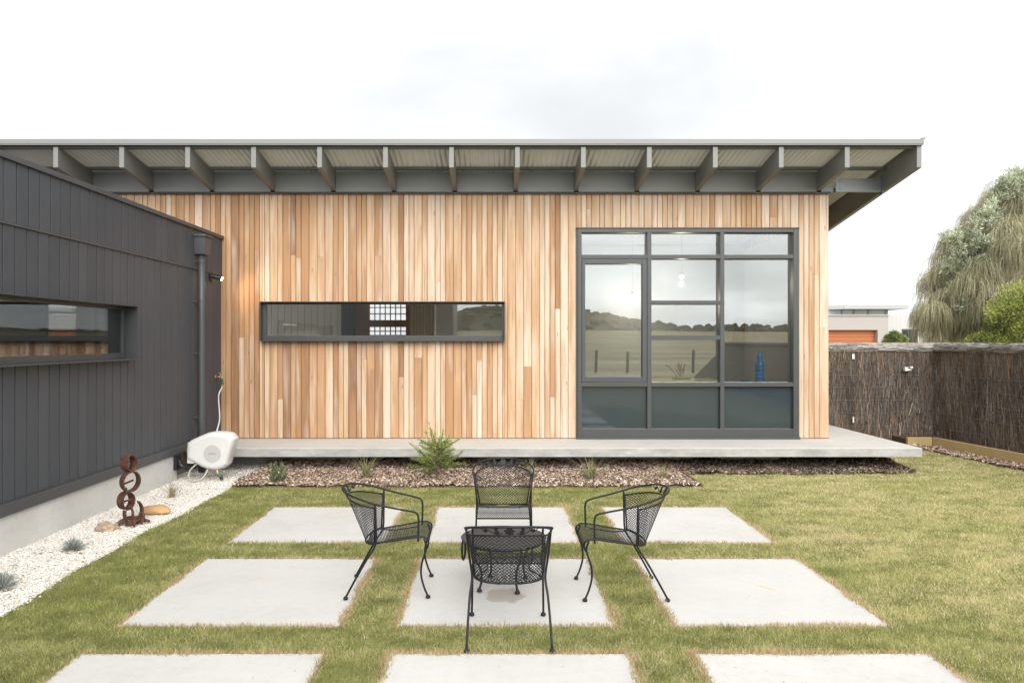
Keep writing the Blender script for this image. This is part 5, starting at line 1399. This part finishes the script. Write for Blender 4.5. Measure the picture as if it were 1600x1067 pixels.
for p_ in (1409, 1418.5, 1424): m_.box(nX(p_, NY2), nX(p_ + 1.2, NY2), NY2 - 0.03, NY2 - 0.006, 0.2, nZ(515, NY2))
m_.box(nX(1409, NY2), nX(1434, NY2), NY2 - 0.05, NY2 - 0.031, nZ(516, NY2), nZ(514, NY2)); m_.build('window_frame', M_TRIM, nb)
NY3 = 39.0
MB().box(nX(1316, NY3), nX(1416, NY3), NY3 - 0.2, NY3 + 7, nZ(483, NY3), nZ(477, NY3)).build('high_roof', M_NHROOF, nb)
m_ = MB(); m_.prism([(nX(1240, NY3), NY3 + 3.0), (nX(1316, NY3) - 0.01, NY3 - 0.2), (nX(1316, NY3) - 0.01, NY3 + 7), (nX(1240, NY3), NY3 + 7)], 'z', nZ(483, NY3), nZ(477, NY3)); m_.build('high_roof_return', M_NHWHITE, nb)
m_ = MB()
for p_ in (1240, 1297, 1322, 1341, 1364, 1391.5): m_.box(nX(p_, NY3), nX(p_ + (4 if p_ in (1391.5,) else 2.6), NY3), NY3 + 0.5, NY3 + 0.62, nZ(494, NY3), nZ(483, NY3))
m_.build('clerestory_post', M_NHROOF, nb)
MB().box(nX(1240, NY3), nX(1395, NY3), NY3 + 0.55, NY3 + 0.57, nZ(494, NY3), nZ(483, NY3)).build('clerestory_glass', plain('clerestory_glass', (0.30, 0.36, 0.355), 0.12, 0.15, 0.6), nb)

# ------------------------------------------------------------------ trees and bushes behind the fence
def lobes_px(lst, Y0):
    out = []
    for (px, py, r, dy) in lst:
        Y = Y0 + dy; out.append((np.array([X_at(px, Y), Y, Z_at(py, Y)]), r * Y / F_PX))
    return out
def sample_lobes(lobes, n, surf=0.55):
    vol = np.array([l[1] ** 2.3 for l in lobes]); vol /= vol.sum()
    idx = RNG.choice(len(lobes), n, p=vol)
    d = RNG.normal(0, 1, (n, 3)); d /= np.linalg.norm(d, axis=1)[:, None]
    r = (surf + (1 - surf) * RNG.uniform(0, 1, n) ** 0.6) * RNG.uniform(0.85, 1.12, n)
    C = np.array([l[0] for l in lobes])[idx]; Rr = np.array([l[1] for l in lobes])[idx]
    return C + d * (r * Rr)[:, None], d, idx, Rr
def weeping(name, lobes, n, mat, parent, L=(0.35, 0.9), w=0.006, colA=(0.16, 0.15, 0.085), colB=(0.33, 0.30, 0.18)):
    P, d, idx, Rr = sample_lobes(lobes, n)
    k = d[:, 2] > -0.75; P, d, idx, Rr = P[k], d[k], idx[k], Rr[k]; n = len(P)
    ln = RNG.uniform(L[0], L[1], n); out = d.copy(); out[:, 2] = 0; pc = RNG.normal(0, 0.16, int(idx.max()) + 1)[idx]
    clump = vnoise(P[:, 0] * 1.0 + P[:, 1] * 0.7, P[:, 2], 3.2, 31); clump2 = vnoise(P[:, 0] + P[:, 1] * 0.6, P[:, 2] * 0.8, 8.0, 32)
    g = np.clip(0.42 + 0.16 * clump + 0.12 * clump2 + pc + RNG.normal(0, 0.2, n), 0, 1)[:, None]
    c = np.array(colA) * (1 - g) + np.array(colB) * g
    sw_ = RNG.normal(0, 0.1, (n, 3)); sw_[:, 2] = 0
    a = RNG.uniform(0, math.pi, n); S = np.stack([np.cos(a), np.sin(a) * 0.4, np.zeros(n)], 1) * w
    segs = 4; V = []
    pts = [P]
    for q in range(1, segs + 1):
        t = q / segs
        pts.append(P + out * (ln * 0.5 * (1 - (1 - t) ** 2))[:, None] + sw_ * t * ln[:, None] + np.array([[0, 0, 1.0]]) * (ln * (0.50 * t - 1.35 * t * t))[:, None])
    quads = []
    for q in range(segs):
        wa, wb_ = 1 - 0.75 * q / segs, 1 - 0.75 * (q + 1) / segs
        quads.append(np.stack([pts[q] - S * wa, pts[q] + S * wa, pts[q + 1] + S * wb_, pts[q + 1] - S * wb_], 1))
    V = np.stack(quads, 1).reshape(-1, 3)
    return np_mesh(name, V, 4, mat, np.repeat(np.clip(c, 0, 1), 4 * segs, axis=0), parent=parent)
def leafy(name, lobes, n, mat, parent, size=(0.03, 0.07), w=0.35, cols=None, up=0.3, surf=0.5, gap=0.0):
    P, d, idx, Rr = sample_lobes(lobes, n, surf)
    clump = vnoise(P[:, 0] + 0.6 * P[:, 1], P[:, 2], 4.2, 41); clump2 = vnoise(P[:, 0] - 0.5 * P[:, 1], P[:, 2], 11.0, 42)
    k = (clump * 0.6 + clump2 * 0.5 + RNG.normal(0, 0.25, len(P))) > gap - 0.9; P, d, clump, clump2 = P[k], d[k], clump[k], clump2[k]; n = len(P)
    D = d + RNG.normal(0, 0.6, (n, 3)); D[:, 2] += up; D /= np.linalg.norm(D, axis=1)[:, None]
    S = np.cross(D, RNG.normal(0, 1, (n, 3))); S /= np.linalg.norm(S, axis=1)[:, None] + 1e-9
    L = RNG.uniform(size[0], size[1], n)[:, None]; mid = P + D * L * 0.5
    V = np.stack([P, mid + S * L * w * 0.5, P + D * L, mid - S * L * w * 0.5], 1).reshape(-1, 3)
    g = np.clip(0.45 + 0.25 * clump + 0.2 * clump2 + RNG.normal(0, 0.2, n), 0, 1)[:, None]
    c = np.array(cols[0]) * (1 - g) + np.array(cols[1]) * g
    return np_mesh(name, V, 4, mat, np.repeat(np.clip(c, 0, 1), 4, axis=0), parent=parent)
def limbs(base, lobes, r0, mat, parent):
    m = MB(); base = Vector(base); top = Vector((sum(l[0][0] for l in lobes) / len(lobes), sum(l[0][1] for l in lobes) / len(lobes), max(1.2, min(l[0][2] for l in lobes) * 0.8)))
    m.tube(catmull([base, base.lerp(top, 0.5) + Vector((0.08, 0, 0)), top], 5), [r0 * (1 - 0.4 * k / 10) for k in range(11)], 10)
    for (c, r) in lobes:
        c = Vector([float(v) for v in c]); mid = top.lerp(c, 0.5) + Vector((0, 0, 0.15))
        m.tube(catmull([top, mid, c], 4), [r0 * 0.5 * (1 - 0.8 * k / 8) for k in range(9)], 7)
        for q in range(5):
            e = c + Vector((random.gauss(0, 1), random.gauss(0, 1), random.gauss(0.2, 0.8))).normalized() * float(r) * 0.85
            m.tube([c, (c + e) / 2 + Vector((0, 0, 0.08)), e], [r0 * 0.14, r0 * 0.1, r0 * 0.04], 5)
    m.build('trunk', mat, parent, smooth=True)
TYR = 19.0
she = lobes_px([(1464, 482, 36, 0), (1464, 522, 34, 0.2), (1452, 500, 20, 0.3), (1456, 456, 22, 0.3), (1466, 430, 24, 0.4), (1484, 438, 32, 0.3), (1486, 402, 22, 0.6), (1506, 372, 24, 0.8), (1532, 338, 24, 1.0), (1566, 305, 26, 1.0), (1500, 500, 46, 0.4), (1545, 500, 52, -0.6), (1560, 440, 54, -0.9), (1610, 400, 66, -0.8), (1585, 470, 52, -1.1), (1520, 375, 38, 0.8), (1556, 335, 38, 1.0), (1598, 305, 44, 0.8), (1650, 350, 90, 0.4), (1690, 450, 110, 0.6), (1620, 505, 60, -0.3), (1490, 540, 36, 0.1), (1540, 535, 38, -0.5), (1500, 415, 34, 0.9), (1575, 380, 40, -0.4)], TYR)
def puffs(lobes, k):
    out = []
    for (c, r) in lobes:
        for q in range(k):
            d = RNG.normal(0, 1, 3); d[2] = d[2] * 0.8 + 0.15; d /= np.linalg.norm(d)
            out.append((c + d * r * RNG.uniform(0.45, 0.85), r * RNG.uniform(0.26, 0.42)))
    return out
t_she = thing('weeping_sheoak', 'large weeping olive brown she-oak with hanging needle foliage behind the fence', 'tree', (X_at(1590, TYR), TYR + 1, 0))
weeping('crown', puffs(she, 13), 150000, M_STRAND, t_she, (0.2, 0.52), 0.0062, (0.155, 0.15, 0.085), (0.64, 0.60, 0.41))
limbs((X_at(1600, TYR), TYR + 1.0, -0.05), she, 0.2, M_BARK, t_she)
TYS = 18.3
sil = lobes_px([(1494, 372, 18, 0), (1506, 398, 20, 0.1), (1526, 372, 19, 0.1), (1540, 345, 20, 0.3), (1556, 358, 15, 0.2), (1512, 428, 19, 0.1), (1498, 452, 15, 0.2), (1500, 476, 14, 0.1), (1530, 415, 17, -0.1), (1550, 330, 16, 0.4), (1572, 300, 22, 0.6), (1590, 285, 24, 0.8), (1605, 300, 26, 0.7), (1480, 420, 9, 0.2), (1540, 385, 15, -0.1)], TYS)
t_sil = thing('silver_shrub_tree', 'tall silvery green leafy tree growing through the weeping tree', 'tree', (X_at(1530, TYS), TYS + 0.3, 0))
leafy('crown', puffs([(c, r * 1.05) for c, r in sil], 9), 14000, M_LEAF, t_sil, (0.05, 0.12), 0.30, ((0.16, 0.19, 0.105), (0.66, 0.69, 0.52)), 0.7, 0.15, 0.3)
limbs((X_at(1530, TYS), TYS + 0.3, -0.05), sil, 0.09, M_BARK, t_sil)
TYB = 15.6
brt = lobes_px([(1572, 492, 30, 0), (1600, 480, 40, 0.2), (1562, 515, 26, 0.2), (1600, 525, 50, 0.3), (1640, 490, 60, 0.4), (1550, 530, 20, 0.1), (1525, 540, 18, 0.6)], TYB)
t_b = thing('bright_bush', 'bright yellow green small leaved bush rising over the fence at the right edge', 'bush', (X_at(1600, TYB), TYB + 0.3, 0))
leafy('foliage', brt, 30000, M_LEAF, t_b, (0.03, 0.075), 0.42, ((0.045, 0.07, 0.015), (0.41, 0.44, 0.11)), 0.3, 0.45)
limbs((X_at(1605, TYB), TYB + 0.3, -0.05), brt, 0.07, M_BARK, t_b)
t_c = thing('garden_shrub', 'small green shrub beside the corner of the orange door garage', 'shrub', (X_at(1398, 30), 30, 0))
gsl = lobes_px([(1396, 528, 10, 0), (1408, 533, 9, 0.2), (1390, 535, 10, 0)], 30.0)
leafy('foliage', gsl, 3500, M_LEAF, t_c, (0.06, 0.13), 0.4, ((0.09, 0.12, 0.03), (0.33, 0.36, 0.13)), 0.4, 0.3)
limbs((X_at(1398, 30), 30, -0.05), gsl, 0.04, M_BARK, t_c)

# scrub and posts of the field behind us, seen in the glass
def scrub():
    n = 1800; V, F, Cc = [], [], []
    x = RNG.uniform(-170, 230, n); y = RNG.uniform(-420, -215, n)
    hvN = np.array(hv); base = 0
    from mathutils.bvhtree import BVHTree
    bvh = BVHTree.FromPolygons([Vector(p) for p in hv], [tuple(p.vertices) for p in hill_o.data.polygons])
    for i in range(n):
        h = bvh.ray_cast(Vector((x[i], y[i], 100)), Vector((0, 0, -1)))
        if h[0] is None: continue
        z = h[0].z
        if RNG.uniform() > (0.95 if z > 4.5 else 0.25): continue
        s_ = RNG.uniform(0.7, 2.0); a = RNG.uniform(0, 6.28)
        P = ICO_V * (1 + RNG.uniform(-0.3, 0.3, (12, 1))) * np.array([s_ * 1.4, s_ * 1.4, s_]) + np.array([x[i], y[i], z + s_ * 0.3])
        V.append(P); F.append(ICO_F + base); base += 12
        Cc.append(np.repeat([np.array([0.065, 0.072, 0.036]) * RNG.uniform(0.6, 1.9)], 12, axis=0))
    o = np_mesh('scrub', np.concatenate(V), 3, M_CHIP, np.concatenate(Cc), faces=np.concatenate(F)); tag(o, 'dark coastal scrub covering the hill reflected in the windows', 'scrub', kind='stuff')
scrub()
ff_ = thing('field_fence', 'weathered timber post and wire fence in the dry field, mirrored in the casement pane', 'fence', (6, -21, 0))
for k_, x in enumerate((-6.0, -1.5, 3.4, 5.9, 7.7, 11.5, 16.0)):
    MB().tube([(x, -21 + 0.1 * k_, -0.1), (x + 0.04, -21 + 0.1 * k_, 1.15 + 0.1 * (k_ % 2))], 0.085, 9).build('post', M_BARK, ff_)
m_ = MB()
for z in (0.4, 0.75, 1.05): m_.tube([(-6 + 2.2 * q, -21 + 0.06 * q, z) for q in range(11)], 0.006, 5)
m_.build('fence_wire', M_WIRE, ff_)
